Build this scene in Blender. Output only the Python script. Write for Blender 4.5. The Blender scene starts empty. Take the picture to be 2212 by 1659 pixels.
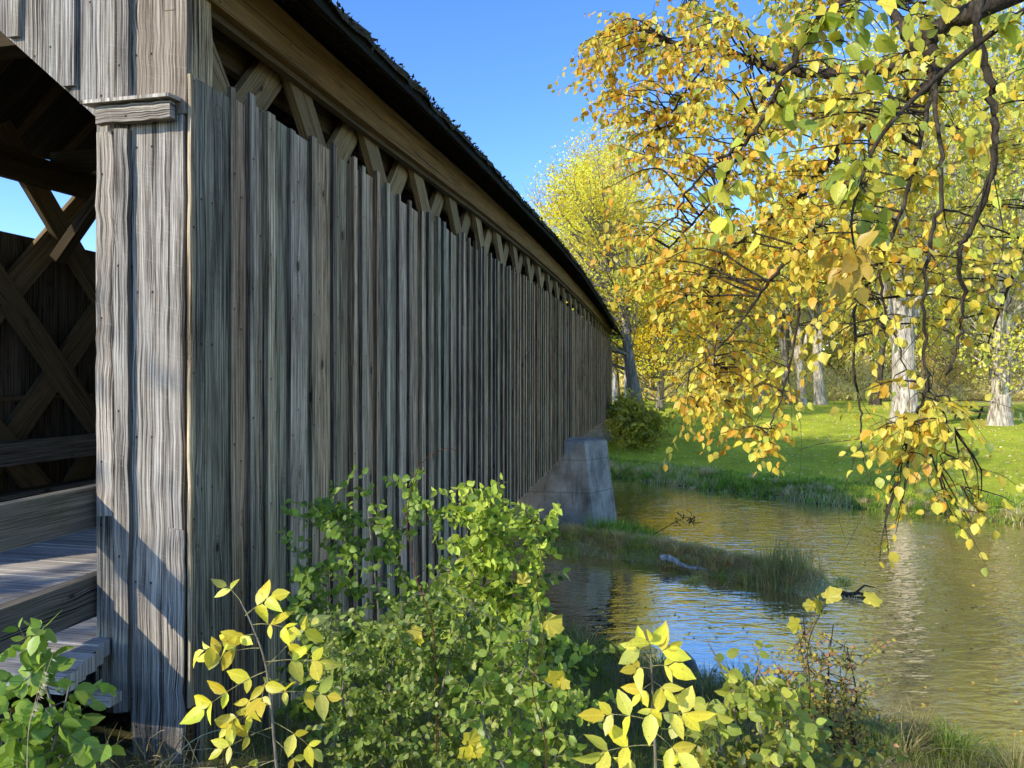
import bpy, math, random
import numpy as np
from mathutils import Vector
rng = np.random.default_rng(11)
random.seed(5)
C = bpy.context.scene.collection
F, CX, HY = 1560.0, 1106.0, 815.0

def W(px, py, Z):                       # a surveyed point of the place, from its bearing and depth
    return np.array([(px-CX)/F*Z, Z, (HY-py)/F*Z])
def nrm(v):
    v = np.asarray(v, float); return v/(np.linalg.norm(v, axis=-1, keepdims=True)+1e-9)

# ------------------------------------------------------------------ mesh builder
class MB:
    def __init__(s):
        s.v=[]; s.c=[]; s.w=[]; s.l=[]; s.n=[]; s.mi=[]; s.count=0
    def add(s, v, faces, col=(1,1,1), w=None, mi=0):
        v=np.asarray(v,float); k=len(v)
        s.v.append(v)
        col=np.asarray(col,float)
        s.c.append(np.broadcast_to(col,(k,3)) if col.ndim==1 else col)
        s.w.append(np.zeros((k,3)) if w is None else np.asarray(w,float))
        for f in faces:
            f=np.asarray(f)
            if f.ndim==1: f=f[None]
            s.l.append((f+s.count).ravel()); s.n.append(np.full(len(f),f.shape[1])); s.mi.append(np.full(len(f),mi))
        s.count+=k
    def build(s, name, mats, parent=None, smooth=False, loc=None):
        v=np.concatenate(s.v); c=np.concatenate(s.c); w=np.concatenate(s.w)
        l=np.concatenate(s.l); n=np.concatenate(s.n); mi=np.concatenate(s.mi)
        origin=np.zeros(3)
        if parent is not None:
            origin=np.array(root_of(parent).location)
        elif loc is not None: origin=np.array(loc,float)
        v=v-origin
        me=bpy.data.meshes.new(name)
        me.vertices.add(len(v)); me.vertices.foreach_set('co',v.astype(np.float32).ravel())
        me.loops.add(len(l)); me.loops.foreach_set('vertex_index',l.astype(np.int32))
        me.polygons.add(len(n)); me.polygons.foreach_set('loop_start',np.concatenate([[0],np.cumsum(n)[:-1]]).astype(np.int32))
        me.polygons.foreach_set('material_index',mi.astype(np.int32))
        me.polygons.foreach_set('use_smooth',np.full(len(n),smooth))
        a=me.attributes.new('col','FLOAT_COLOR','POINT'); a.data.foreach_set('color',np.hstack([c,np.ones((len(c),1))]).astype(np.float32).ravel())
        a=me.attributes.new('wuv','FLOAT_VECTOR','POINT'); a.data.foreach_set('vector',w.astype(np.float32).ravel())
        me.update(calc_edges=True); me.validate()
        for m in (mats if isinstance(mats,(list,tuple)) else [mats]): me.materials.append(m)
        o=bpy.data.objects.new(name,me); C.objects.link(o)
        if parent is not None: o.parent=parent
        elif loc is not None: o.location=loc
        return o
def root_of(o):
    while o.parent: o=o.parent
    return o
def tag(o,label=None,cat=None,group=None,kind=None):
    if label: o['label']=label
    if cat: o['category']=cat
    if group: o['group']=group
    if kind: o['kind']=kind
    return o
def thing(name,loc,label,cat,group=None):
    o=bpy.data.objects.new(name,None); C.objects.link(o); o.location=loc; o.empty_display_size=.3
    return tag(o,label,cat,group)

def board(mb, o, ax, al, an, wx, ln, th, col=(1,1,1), seg=1, jit=0.0, rid=None, endj=0.0, side_shade=1.0):
    """box: o=corner, ax across, al along, an thickness; wuv=(across,along,id)"""
    o,ax,al,an=[np.asarray(q,float) for q in (o,ax,al,an)]
    rid=rng.uniform(0,50) if rid is None else rid
    ts=np.linspace(0,1,seg+1)
    ja=rng.normal(0,jit,seg+1) if jit else np.zeros(seg+1); jb=rng.normal(0,jit,seg+1) if jit else np.zeros(seg+1)
    e0=rng.uniform(-endj,endj,2); e1=rng.uniform(-endj,endj,2)
    rings=[]
    for i,t in enumerate(ts):
        la=t*ln; dl=e0 if i==0 else (e1 if i==seg else (0,0))
        a=o+al*(la+dl[0])+ax*ja[i]; b=o+al*(la+dl[1])+ax*(wx+jb[i])
        rings.append((a,b,b+an*th,a+an*th))
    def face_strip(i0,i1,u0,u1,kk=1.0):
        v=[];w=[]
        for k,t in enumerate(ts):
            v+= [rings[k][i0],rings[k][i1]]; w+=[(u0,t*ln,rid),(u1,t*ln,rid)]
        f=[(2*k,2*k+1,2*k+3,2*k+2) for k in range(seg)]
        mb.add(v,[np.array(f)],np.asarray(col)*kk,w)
    face_strip(1,0,wx,0); face_strip(2,1,wx+th,wx,side_shade); face_strip(3,2,0,wx); face_strip(0,3,-th,0,side_shade)  # side strips can be tinted darker to paint in recess shade
    for r,s in ((rings[0],1),(rings[-1],-1)):
        f=[0,1,2,3] if s>0 else [3,2,1,0]
        mb.add(list(r),[np.array([f])],np.asarray(col)*.9,[(0,0,rid),(wx*.3,0,rid),(wx*.3,.02,rid),(0,.02,rid)])
def beam(mb,p,q,wd,th,up=(0,0,1),col=(1,1,1)):
    p=np.asarray(p,float);q=np.asarray(q,float);al=nrm(q-p);L=np.linalg.norm(q-p)
    an=np.cross(al,up)
    if np.linalg.norm(an)<1e-3: an=np.array([1.,0,0])
    an=nrm(an); ax=np.cross(an,al)
    board(mb,p-ax*wd/2-an*th/2,ax,al,an,wd,L,th,col)
def tube(mb,pts,r,sides=5,col=(1,1,1),lump=0):
    pts=np.asarray(pts,float); n=len(pts); r=np.broadcast_to(np.asarray(r,float),(n,))
    t=np.gradient(pts,axis=0); t=nrm(t)
    ref=np.array([0.,0,1]) if abs(t[0,2])<.9 else np.array([1.,0,0])
    a=nrm(np.cross(t,ref)); b=np.cross(t,a)
    th=np.arange(sides)*2*math.pi/sides
    rr=r[:,None]*np.ones((1,sides))
    if lump: rr=rr*(1+lump*rng.uniform(-1,1,(1,sides))+lump*.5*rng.uniform(-1,1,(n,sides)))
    v=pts[:,None]+rr[...,None]*(np.cos(th)[None,:,None]*a[:,None]+np.sin(th)[None,:,None]*b[:,None])
    i=np.arange(n-1)[:,None]*sides+np.arange(sides)[None]; j=np.arange(n-1)[:,None]*sides+(np.arange(sides)+1)[None]%sides
    f=np.stack([i,j,j+sides,i+sides],-1).reshape(-1,4)
    le=np.concatenate([[0],np.cumsum(np.linalg.norm(np.diff(pts,axis=0),axis=1))])
    w=np.stack([np.broadcast_to(th/6.28*r.max()*6,(n,sides)),np.broadcast_to(le[:,None],(n,sides)),np.full((n,sides),rng.uniform(0,40))],-1).reshape(-1,3)
    fs=[f]
    if r[-1]>.004: fs.append(np.arange((n-1)*sides,n*sides)[None])
    mb.add(v.reshape(-1,3),fs,col,w)
def spline(ctrl,n):
    c=np.asarray(ctrl,float); m=len(c)
    c=np.vstack([2*c[0]-c[1],c,2*c[-1]-c[-2]])
    out=[]
    for u in np.linspace(0,m-1-1e-6,n):
        i=int(u);f=u-i;p0,p1,p2,p3=c[i],c[i+1],c[i+2],c[i+3]
        out.append(.5*((2*p1)+(-p0+p2)*f+(2*p0-5*p1+4*p2-p3)*f*f+(-p0+3*p1-3*p2+p3)*f**3))
    return np.array(out)

# leaf templates: verts (x across, y along, z up), faces
def leaf_tpl(hw=(.24,.33,.22),fold=.08,droop=.10):
    ys=[0,.2,.45,.74,1.0]; v=[(0,y,-droop*y*y) for y in ys]
    for s in (-1,1):
        for k,h in enumerate(hw): v.append((s*h,ys[k+1]-.03,fold*h*3-droop*ys[k+1]**2))
    q=[(1,2,6,5),(2,3,7,6),(2,1,8,9),(3,2,9,10)]; t=[(0,1,5),(3,4,7),(1,0,8),(4,3,10)]
    return np.array(v,float),[np.array(q),np.array(t)]
ELM=leaf_tpl((.27,.35,.23)); ASH=leaf_tpl((.17,.24,.17),.1,.14); OVAL=leaf_tpl((.27,.36,.27),.06,.05)
def lobed_tpl():
    n=22; ang=np.linspace(-math.pi*.93,math.pi*.93,n)
    r=.5*(1+.16*np.cos(5*ang))*(1+.05*np.where(np.arange(n)%2==0,1,-1))
    v=[(0,.12,0)]+[(r[i]*math.sin(ang[i]),.45+r[i]*math.cos(ang[i]),.06*math.sin(i*1.7)) for i in range(n)]
    return np.array(v),[np.array([(0,i,i+1) for i in range(1,n)])]
GRAPE=lobed_tpl()
RHOMB=(np.array([(0,0,0),(.36,.45,.05),(0,1,0),(-.36,.45,.05)],float),[np.array([(0,1,2,3)])])
def leaves(mb,P,A,N,S,Cc,tpl,wf=1.0):
    P=np.asarray(P,float); n=len(P)
    if n==0: return
    A=nrm(A); side=nrm(np.cross(A,N)); Nn=np.cross(side,A)
    tv,tf=tpl; S=np.broadcast_to(S,(n,)); cu=rng.normal(1.1,1.1,n)[:,None,None]; wj=rng.uniform(.78,1.15,n)[:,None,None]; tw_=rng.normal(0,.16,n)[:,None,None]
    v=P[:,None]+S[:,None,None]*(tv[None,:,0:1]*side[:,None]*wf*wj+tv[None,:,1:2]*A[:,None]+(tv[None,:,2:3]*cu+tw_*tv[None,:,0:1]*tv[None,:,1:2]*3)*Nn[:,None])
    k=len(tv); off=(np.arange(n)*k)[:,None,None]
    fs=[(f[None]+off).reshape(-1,f.shape[1]) for f in tf]
    Cc=np.broadcast_to(Cc,(n,3))
    w=np.zeros((n,k,3)); w[:,:,0]=tv[None,:,0]; w[:,:,1]=tv[None,:,1]; w[:,:,2]=rng.uniform(0,30,n)[:,None]
    mb.add(v.reshape(-1,3),fs,np.repeat(Cc,k,0),w.reshape(-1,3))
def rcol(n,cols,wts=None,j=.15):
    cols=np.array(cols,float); i=rng.choice(len(cols),n,p=wts)
    c=cols[i]; k=rng.uniform(0,1,(n,1)); c2=cols[rng.choice(len(cols),n,p=wts)]
    c=c*(1-k*.4)+c2*k*.4
    return np.clip(c*(1+rng.normal(0,j,(n,1))),0.004,.95)

# ------------------------------------------------------------------ materials
class NT:
    def __init__(s,name):
        s.m=bpy.data.materials.new(name); s.m.use_nodes=True; s.t=s.m.node_tree; s.t.nodes.clear()
        s.out=s.n('ShaderNodeOutputMaterial')
    def n(s,ty,**k):
        o=s.t.nodes.new(ty)
        for a,b in k.items():
            if a.startswith('i_'):
                key=a[2:]; key=int(key) if key.isdigit() else key.replace('_',' ')
                if hasattr(b,'is_output') : s.t.links.new(b,o.inputs[key])
                else: o.inputs[key].default_value=b
            else: setattr(o,a,b)
        return o
    def math(s,op,a,b=0.0,c=None,clamp=False):
        o=s.n('ShaderNodeMath',operation=op,use_clamp=clamp)
        for i,q in enumerate([a,b]+([c] if c is not None else [])):
            if hasattr(q,'is_output'): s.t.links.new(q,o.inputs[i])
            else: o.inputs[i].default_value=q
        return o.outputs[0]
    def attr(s,nm): return s.n('ShaderNodeAttribute',attribute_name=nm)
    def mix(s,f,a,b,mode='MIX'):
        o=s.n('ShaderNodeMix',data_type='RGBA',blend_type=mode)
        for i,q in ((0,f),(6,a),(7,b)):
            if hasattr(q,'is_output'): s.t.links.new(q,o.inputs[i])
            else: o.inputs[i].default_value=q if i==0 else (*q,1) if len(q)==3 else q
        return o.outputs[2]
    def ramp(s,f,stops):
        o=s.n('ShaderNodeValToRGB'); s.t.links.new(f,o.inputs[0]); e=o.color_ramp.elements
        while len(e)<len(stops): e.new(.5)
        for q,(p,c) in zip(e,stops): q.position=p; q.color=(*c,1) if len(c)==3 else c
        return o.outputs[0]
    def noise(s,vec,scale,detail=4,rough=.55,dist=0):
        o=s.n('ShaderNodeTexNoise',i_Scale=scale,i_Detail=detail,i_Roughness=rough,i_Distortion=dist)
        if vec is not None: s.t.links.new(vec,o.inputs['Vector'])
        return o.outputs[0]
    def comb(s,x,y,z):
        o=s.n('ShaderNodeCombineXYZ')
        for i,q in enumerate((x,y,z)):
            if hasattr(q,'is_output'): s.t.links.new(q,o.inputs[i])
            else: o.inputs[i].default_value=q
        return o.outputs[0]
    def bsdf(s,col,rough=.8,bump=None,bs=.3,bd=.01,spec=.3):
        b=s.n('ShaderNodeBsdfPrincipled')
        if hasattr(col,'is_output'): s.t.links.new(col,b.inputs['Base Color'])
        else: b.inputs['Base Color'].default_value=(*col,1)
        if hasattr(rough,'is_output'): s.t.links.new(rough,b.inputs['Roughness'])
        else: b.inputs['Roughness'].default_value=rough
        b.inputs['Specular IOR Level'].default_value=spec
        if bump is not None:
            u=s.n('ShaderNodeBump',i_Strength=bs,i_Distance=bd,i_Height=bump); s.t.links.new(u.outputs[0],b.inputs['Normal'])
        s.t.links.new(b.outputs[0],s.out.inputs[0]); return b

def wood(name,dark,mid,light,stain=(.05,.045,.035),knots=True,contrast=1.0,bs=.6,moss=0.0,saw=.3):
    m=NT(name); w=m.attr('wuv'); sp=m.n('ShaderNodeSeparateXYZ',i_0=w.outputs['Vector'])
    x,y,z=sp.outputs; col=m.attr('col').outputs['Color']
    z10=m.math('MULTIPLY',z,7.3)
    # knots: sparse cells, elongated along the grain
    kv=m.comb(m.math('MULTIPLY',x,3.6),m.math('MULTIPLY',y,1.9),z10)
    vo=m.n('ShaderNodeTexVoronoi',i_Scale=1.0,i_Randomness=1.0,i_Vector=kv); kd=vo.outputs['Distance']
    rc=m.n('ShaderNodeSeparateColor',i_0=vo.outputs['Color']).outputs[0]
    gate=m.math('GREATER_THAN',rc,.42)
    near=m.math('MULTIPLY',m.math('SMOOTH_MIN',m.math('MULTIPLY',kd,-4.5),0,.0),1.0)
    bend=m.math('POWER',2.718,m.math('MULTIPLY',m.math('MULTIPLY',kd,kd),-22.0)); bend=m.math('MULTIPLY',bend,gate)
    wav=m.noise(m.comb(m.math('MULTIPLY',x,2.0),m.math('MULTIPLY',y,.9),z10),1.0,2)
    xx=m.math('ADD',x,m.math('MULTIPLY',m.math('SUBTRACT',wav,.5),.03))
    xx=m.math('ADD',xx,m.math('MULTIPLY',bend,.022))
    g1=m.noise(m.comb(m.math('MULTIPLY',xx,120),m.math('MULTIPLY',y,1.0),z10),1.0,6,.62)
    g2=m.noise(m.comb(m.math('MULTIPLY',xx,330),m.math('MULTIPLY',y,5.0),z10),1.0,3,.6)
    g3=m.noise(m.comb(m.math('MULTIPLY',x,9),m.math('MULTIPLY',y,1.1),z10),1.0,5,.6)
    g=m.math('ADD',m.math('MULTIPLY',g1,.55),m.math('MULTIPLY',g2,.22)); g=m.math('ADD',g,m.math('MULTIPLY',g3,.23))
    lo=.5-.105/contrast; hi=.5+.105/contrast
    c=m.ramp(g,[(lo,dark),(.5,mid),(hi,light)])
    st=m.math('MULTIPLY',m.math('SUBTRACT',g3,.50),4.0,clamp=True)
    c=m.mix(m.math('MULTIPLY',st,.6),c,stain)
    # deep checks
    ck=m.noise(m.comb(m.math('MULTIPLY',xx,42),m.math('MULTIPLY',y,.55),m.math('ADD',z10,3.3)),1.0,2,.5)
    ck=m.math('MULTIPLY',m.math('SUBTRACT',ck,.635),24.0,clamp=True)
    c=m.mix(m.math('MULTIPLY',ck,.8),c,(.012,.01,.008))
    if knots:
        ring=m.math('SINE',m.math('MULTIPLY',kd,130.0)); rr=m.math('MULTIPLY',m.math('LESS_THAN',kd,.17),gate)
        c=m.mix(m.math('MULTIPLY',m.math('MULTIPLY',rr,.35),m.math('ADD',m.math('MULTIPLY',ring,.5),.5)),c,(.05,.033,.02))
        kk=m.math('MULTIPLY',m.math('MULTIPLY',m.math('SUBTRACT',.10,kd),40.0,clamp=True),gate)
        c=m.mix(m.math('MULTIPLY',kk,.85),c,(.035,.022,.013))
    if knots:
        fy=m.math('ABSOLUTE',m.math('SUBTRACT',m.math('FRACT',m.math('ADD',m.math('MULTIPLY',y,1.07),m.math('MULTIPLY',z,3.1))),.5))
        fx=m.math('ABSOLUTE',m.math('SUBTRACT',m.math('ABSOLUTE',m.math('SUBTRACT',x,.09)),.055))
        nl=m.math('MULTIPLY',m.math('LESS_THAN',fy,.0085),m.math('LESS_THAN',fx,.0075)); c=m.mix(m.math('MULTIPLY',nl,.9),c,(.015,.012,.01))
        sgn=m.math('SUBTRACT',.5,m.math('FRACT',m.math('ADD',m.math('MULTIPLY',y,1.07),m.math('MULTIPLY',z,3.1))))
        stk=m.math('MULTIPLY',m.math('MULTIPLY',m.math('GREATER_THAN',sgn,0.0),m.math('SUBTRACT',1.0,m.math('MULTIPLY',sgn,5.0),clamp=True)),m.math('SUBTRACT',1.0,m.math('MULTIPLY',fx,90.0),clamp=True))
        c=m.mix(m.math('MULTIPLY',stk,.45),c,(.06,.035,.02))
    if saw:
        sw=m.noise(m.comb(m.math('MULTIPLY',x,6),m.math('MULTIPLY',m.math('ADD',y,m.math('MULTIPLY',x,.25)),150),z10),1.0,1)
        c=m.mix(m.math('MULTIPLY',m.math('MULTIPLY',m.math('SUBTRACT',sw,.6),3.0,clamp=True),saw*.6),c,tuple(min(1,q*1.5) for q in light))
    if moss:
        mo=m.noise(m.n('ShaderNodeTexCoord').outputs['Object'],3.0,5,.65); mo=m.math('MULTIPLY',m.math('SUBTRACT',mo,.52),6.0,clamp=True)
        c=m.mix(m.math('MULTIPLY',mo,moss),c,(.06,.075,.02))
    c=m.mix(1.0,c,col,'MULTIPLY')
    h=m.math('SUBTRACT',g,m.math('MULTIPLY',ck,.5))
    m.bsdf(c,.85,h,bs,.012,.2); return m.m
M={}
M['side']=wood('weathered_siding',(.065,.045,.03),(.345,.272,.19),(.80,.67,.49),stain=(.12,.085,.05),moss=.2,contrast=1.3,bs=.9)
M['portal']=wood('weathered_portal_boards',(.05,.038,.027),(.33,.275,.22),(.70,.63,.53),stain=(.11,.08,.05),contrast=1.15,bs=1.0)
M['beam']=wood('brown_timber',(.10,.065,.03),(.27,.185,.085),(.42,.30,.15),stain=(.11,.07,.03),contrast=1.0,bs=.4,saw=.1)
M['deckwood']=wood('deck_planks',(.16,.14,.11),(.50,.44,.36),(.74,.67,.56),stain=(.22,.2,.16),knots=False)
M['rail']=wood('rail_timber',(.05,.042,.028),(.16,.135,.095),(.29,.25,.19),moss=.4,saw=.1)
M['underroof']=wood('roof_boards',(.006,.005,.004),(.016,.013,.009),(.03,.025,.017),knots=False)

def leafmat(name,trans=.45,veins=True,spots=.5,rough=.5,gain=1.0):
    m=NT(name); col=m.attr('col').outputs['Color']; w=m.attr('wuv'); 
    c=col
    if veins:
        sp=m.n('ShaderNodeSeparateXYZ',i_0=w.outputs['Vector']); x,y,z=sp.outputs
        ax=m.math('ABSOLUTE',x)
        mid=m.math('SUBTRACT',1.0,m.math('MULTIPLY',ax,28.0),clamp=True)
        vv=m.math('SINE',m.math('MULTIPLY',m.math('SUBTRACT',y,m.math('MULTIPLY',ax,.75)),52.0))
        vv=m.math('MULTIPLY',m.math('SUBTRACT',vv,.72),2.5,clamp=True)
        c=m.mix(m.math('MULTIPLY',m.math('MAXIMUM',mid,m.math('MULTIPLY',vv,.5)),.35),c,m.mix(1.0,col,(1.6,1.6,1.8),'MULTIPLY'))
        if spots:
            sn=m.noise(w.outputs['Vector'],9.0,3,.6); sn=m.math('MULTIPLY',m.math('SUBTRACT',sn,.60),9.0,clamp=True)
            c=m.mix(m.math('MULTIPLY',sn,spots),c,m.mix(1.0,col,(.42,.3,.25),'MULTIPLY'))
    d=m.n('ShaderNodeBsdfPrincipled',i_Roughness=rough); d.inputs['Specular IOR Level'].default_value=.35; m.t.links.new(c,d.inputs['Base Color'])
    t=m.n('ShaderNodeBsdfTranslucent'); m.t.links.new(m.mix(1.0,c,(1.25,1.2,.8),'MULTIPLY'),t.inputs[0])
    x=m.n('ShaderNodeMixShader',i_0=trans); m.t.links.new(d.outputs[0],x.inputs[1]); m.t.links.new(t.outputs[0],x.inputs[2])
    m.t.links.new(x.outputs[0],m.out.inputs[0]); return m.m
M['leaf']=leafmat('broad_leaf',rough=.38)
def farmat(name,trans):
    m=NT(name); c=m.attr('col').outputs['Color']; d=m.n('ShaderNodeBsdfDiffuse'); t=m.n('ShaderNodeBsdfTranslucent'); x=m.n('ShaderNodeMixShader',i_0=trans)
    m.t.links.new(c,d.inputs[0]); m.t.links.new(m.mix(1.0,c,(1.25,1.2,.8),'MULTIPLY'),t.inputs[0]); m.t.links.new(d.outputs[0],x.inputs[1]); m.t.links.new(t.outputs[0],x.inputs[2]); m.t.links.new(x.outputs[0],m.out.inputs[0]); return m.m
M['farleaf']=farmat('tree_leaf',.42)
M['grass']=farmat('grass_blade',.35)

def bark(name,c0,c1,sc=6):
    m=NT(name); tc=m.n('ShaderNodeTexCoord').outputs['Object']; mp=m.n('ShaderNodeMapping',i_Vector=tc); mp.inputs['Scale'].default_value=(sc,sc,sc*.22)
    n=m.noise(mp.outputs[0],1.0,6,.65,.4); c=m.ramp(n,[(.36,c0),(.62,c1)]); c=m.mix(1.0,c,m.attr('col').outputs['Color'],'MULTIPLY')
    m.bsdf(c,.9,n,.9,.04,.15); return m.m
M['bark']=bark('grey_bark',(.09,.075,.055),(.36,.31,.24))
M['darkbark']=bark('dark_bark',(.03,.024,.018),(.12,.095,.07))
M['palebark']=bark('pale_bark',(.16,.12,.085),(.74,.64,.50),7)
M['twig']=bark('twig_bark',(.03,.022,.014),(.10,.078,.05),30)
M['paletwig']=bark('pale_twig',(.16,.13,.09),(.34,.30,.22),30)

m=NT('concrete'); tc=m.n('ShaderNodeTexCoord').outputs['Object']
n1=m.noise(tc,1.6,8,.65); n2=m.noise(tc,22,4,.6); mp=m.n('ShaderNodeMapping',i_Vector=tc); mp.inputs['Scale'].default_value=(6,6,.5); n3=m.noise(mp.outputs[0],1,4,.6)
c=m.ramp(n1,[(.3,(.15,.14,.12)),(.55,(.33,.32,.29)),(.75,(.46,.45,.42))])
c=m.mix(m.math('MULTIPLY',m.math('SUBTRACT',n3,.5),3.0,clamp=True),c,(.10,.09,.075))
c=m.mix(m.math('MULTIPLY',m.math('SUBTRACT',n2,.6),5.0,clamp=True),c,(.09,.09,.085))
hz=m.n('ShaderNodeSeparateXYZ',i_0=tc).outputs[2]
ln=m.math('SINE',m.math('MULTIPLY',hz,6.6)); ln=m.math('MULTIPLY',m.math('SUBTRACT',ln,.985),60.0,clamp=True)
c=m.mix(m.math('MULTIPLY',ln,.5),c,(.09,.08,.07)); c=m.mix(1.0,c,m.attr('col').outputs['Color'],'MULTIPLY')
m.bsdf(c,.9,m.math('ADD',n2,n1),.5,.02,.2); M['concrete']=m.m

m=NT('ground'); tc=m.n('ShaderNodeTexCoord').outputs['Object']
n1=m.noise(tc,.35,6,.6); n2=m.noise(tc,9,6,.7); n3=m.noise(tc,60,3,.6)
c=m.attr('col').outputs['Color']
k=m.ramp(m.math('ADD',m.math('MULTIPLY',n1,.45),m.math('ADD',m.math('MULTIPLY',n2,.3),m.math('MULTIPLY',n3,.25))),[(.33,(.45,.5,.45)),(.5,(1,1,1)),(.66,(1.55,1.45,1.3))])
c=m.mix(1.0,c,k,'MULTIPLY'); m.bsdf(c,.95,m.math('ADD',n2,n3),.7,.05,.1); M['ground']=m.m

m=NT('river_water'); tc=m.n('ShaderNodeTexCoord').outputs['Object']
mp=m.n('ShaderNodeMapping',i_Vector=tc); mp.inputs['Rotation'].default_value=(0,0,math.radians(-10)); mp.inputs['Scale'].default_value=(.62,1.5,1)
a=m.noise(mp.outputs[0],3.6,2,.45,.6); b=m.noise(mp.outputs[0],1.1,1,.5,.8); c3=m.noise(mp.outputs[0],9,1,.5)
calm=m.noise(tc,.16,2,.5)
h=m.math('ADD',m.math('MULTIPLY',a,.8),m.math('ADD',m.math('MULTIPLY',b,.3),m.math('MULTIPLY',c3,.16)))
h=m.math('MULTIPLY',h,m.math('ADD',.22,m.math('MULTIPLY',m.math('SUBTRACT',calm,.30),3.4,clamp=True)))
bn=m.noise(tc,.6,5,.6)
bc=m.ramp(bn,[(.3,(.08,.06,.025)),(.7,(.26,.19,.075))])
m.bsdf(bc,.5,h,1.0,.02,.0); bm_=m.n('ShaderNodeBump',i_Strength=1.0,i_Distance=.026,i_Height=h)
gl=m.n('ShaderNodeBsdfGlossy',i_Roughness=.03,i_Color=(1,.94,.78,1)); m.t.links.new(bm_.outputs[0],gl.inputs['Normal'])
fr=m.n('ShaderNodeFresnel',i_IOR=1.6); m.t.links.new(bm_.outputs[0],fr.inputs['Normal'])
mx=m.n('ShaderNodeMixShader'); m.t.links.new(m.math('ADD',m.math('MULTIPLY',fr.outputs[0],.5),.62,clamp=True),mx.inputs[0])
m.t.links.new(m.out.inputs[0].links[0].from_socket,mx.inputs[1]); m.t.links.new(gl.outputs[0],mx.inputs[2]); m.t.links.new(mx.outputs[0],m.out.inputs[0]); M['water']=m.m

m=NT('roof_shingles'); tc=m.n('ShaderNodeTexCoord').outputs['Object']; n1=m.noise(tc,4,6,.7); n2=m.noise(tc,30,4,.6)
c=m.ramp(n1,[(.35,(.045,.035,.022)),(.55,(.09,.075,.045)),(.7,(.09,.105,.025))]); m.bsdf(c,.95,m.math('ADD',n1,n2),1.0,.04,.1); M['shingle']=m.m
m=NT('rough_stone'); tc=m.n('ShaderNodeTexCoord').outputs['Object']; n1=m.noise(tc,3,8,.65)
c=m.ramp(n1,[(.3,(.06,.06,.055)),(.7,(.26,.26,.24))]); m.bsdf(c,.85,n1,.9,.06,.3); M['stone']=m.m
m=NT('iron_nail'); m.bsdf((.05,.04,.035),.6); M['nail']=m.m
m=NT('pale_paint'); n=m.noise(m.n('ShaderNodeTexCoord').outputs['Object'],8,3); m.bsdf(m.ramp(n,[(.3,(.5,.52,.55)),(.7,(.7,.72,.75))]),.6); M['paint']=m.m

# ------------------------------------------------------------------ terrain
D=np.array([.206,.9785]); D=D/np.linalg.norm(D); NN=np.array([D[1],-D[0]])   # bridge direction, outward normal
CORNER=np.array([-2.06,4.62]); U0=CORNER@NN; T0=CORNER@D; LEN=37.6; WID=4.7
def BP(t,u=0,h=0):
    p=CORNER+D*t+NN*u; return np.array([p[0],p[1],h])
D3=np.array([D[0],D[1],0]); N3=np.array([NN[0],NN[1],0]); Z3=np.array([0,0,1.])
near_line=np.array([(-40,38),(-12,20.5),(-3,14.2),(1,11.9),(3,10.3),(4.6,9.0),(6.5,7.6),(14,1.5),(40,-20)],float)
far_line=np.array([(-40,62),(-12,47),(0,37.0),(5,32.8),(8,29.4),(12,25.4),(15.9,22.6),(22,17.5),(32,9.5),(60,-14)],float)
def sdist(X,Y,line):
    best=np.full(X.shape,1e9); sg=np.zeros(X.shape)
    for (ax,ay),(bx,by) in zip(line[:-1],line[1:]):
        dx,dy=bx-ax,by-ay; L=dx*dx+dy*dy
        t=np.clip(((X-ax)*dx+(Y-ay)*dy)/L,0,1); ex=X-(ax+t*dx); ey=Y-(ay+t*dy); d=np.hypot(ex,ey)
        s=np.where(dx*(Y-ay)-dy*(X-ax)>0,1,-1); k=d<best; best=np.where(k,d,best); sg=np.where(k,s,sg)
    return best*sg
def vnoise(X,Y,s,seed=0):
    return (np.sin(X*s*1.3+seed)*np.cos(Y*s*1.1+seed*2)+.5*np.sin(X*s*2.7+Y*s*1.9+seed*3)+.3*np.sin(-X*s*4.1+Y*s*5.3+seed))/1.8
WATER=-4.6
isl=np.array([(.2,20.6),(2.2,19.6),(4.0,18.3),(5.4,16.8),(6.5,15.5)])
def height(X,Y,zones=False):
    X=np.asarray(X,float);Y=np.asarray(Y,float)
    dn=-sdist(X,Y,near_line); df=sdist(X,Y,far_line)
    hn=np.interp(dn,[-3,-.6,0,.35,2.5,5,7.6,9.3,12],[-5.3,-4.9,-4.62,-4.25,-3.8,-3.15,-2.45,-1.8,-1.75])
    hf=np.interp(df,[-3,-.5,0,.5,1.5,8,16,30,60,200],[-5.3,-4.9,-4.62,-4.35,-4.05,-3.35,-2.75,-2.5,-2.42,-2.0])
    h=np.maximum(hn,hf)
    h=h+vnoise(X,Y,.9,1)*.05*np.clip(dn,0,1)+vnoise(X,Y,.25,2)*.07*np.clip(df,0,1)+vnoise(X,Y,2.6,4)*.05*np.clip(np.maximum(dn,df),0,1)*(np.maximum(dn*(dn<9),(df<2)*df)>0)
    t=X*D[0]+Y*D[1]-T0; u=X*NN[0]+Y*NN[1]-U0
    road=((u<-.30)&(u>-4.8)&(t<-.55))
    sh=np.clip(np.minimum((-.30-u)/.5,(-.45-t)/.25),0,1)*((u>-6)) 
    h=np.where(t<2,h*(1-sh)+(-1.80)*sh,h)
    # under the bridge, by the near abutment the ground stays low
    # far approach fill behind the far abutment
    k=np.clip(1-np.abs(u+2.3)/4.2,0,1)*np.clip((t-LEN)/1.5,0,1); h=h*(1-k)+(-1.9)*k
    di=np.abs(sdist(X,Y,isl)); wi=np.interp(X,[0,2,4,5.4,6.6],[.9,1.1,.8,.7,.55])
    hi=WATER-.25+.62*np.clip(1-(di/wi)**2,0,1)
    h=np.where(di<wi,np.maximum(h,hi),h)
    if zones: return h,dn,df,t,u,sh,di
    return h
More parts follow.
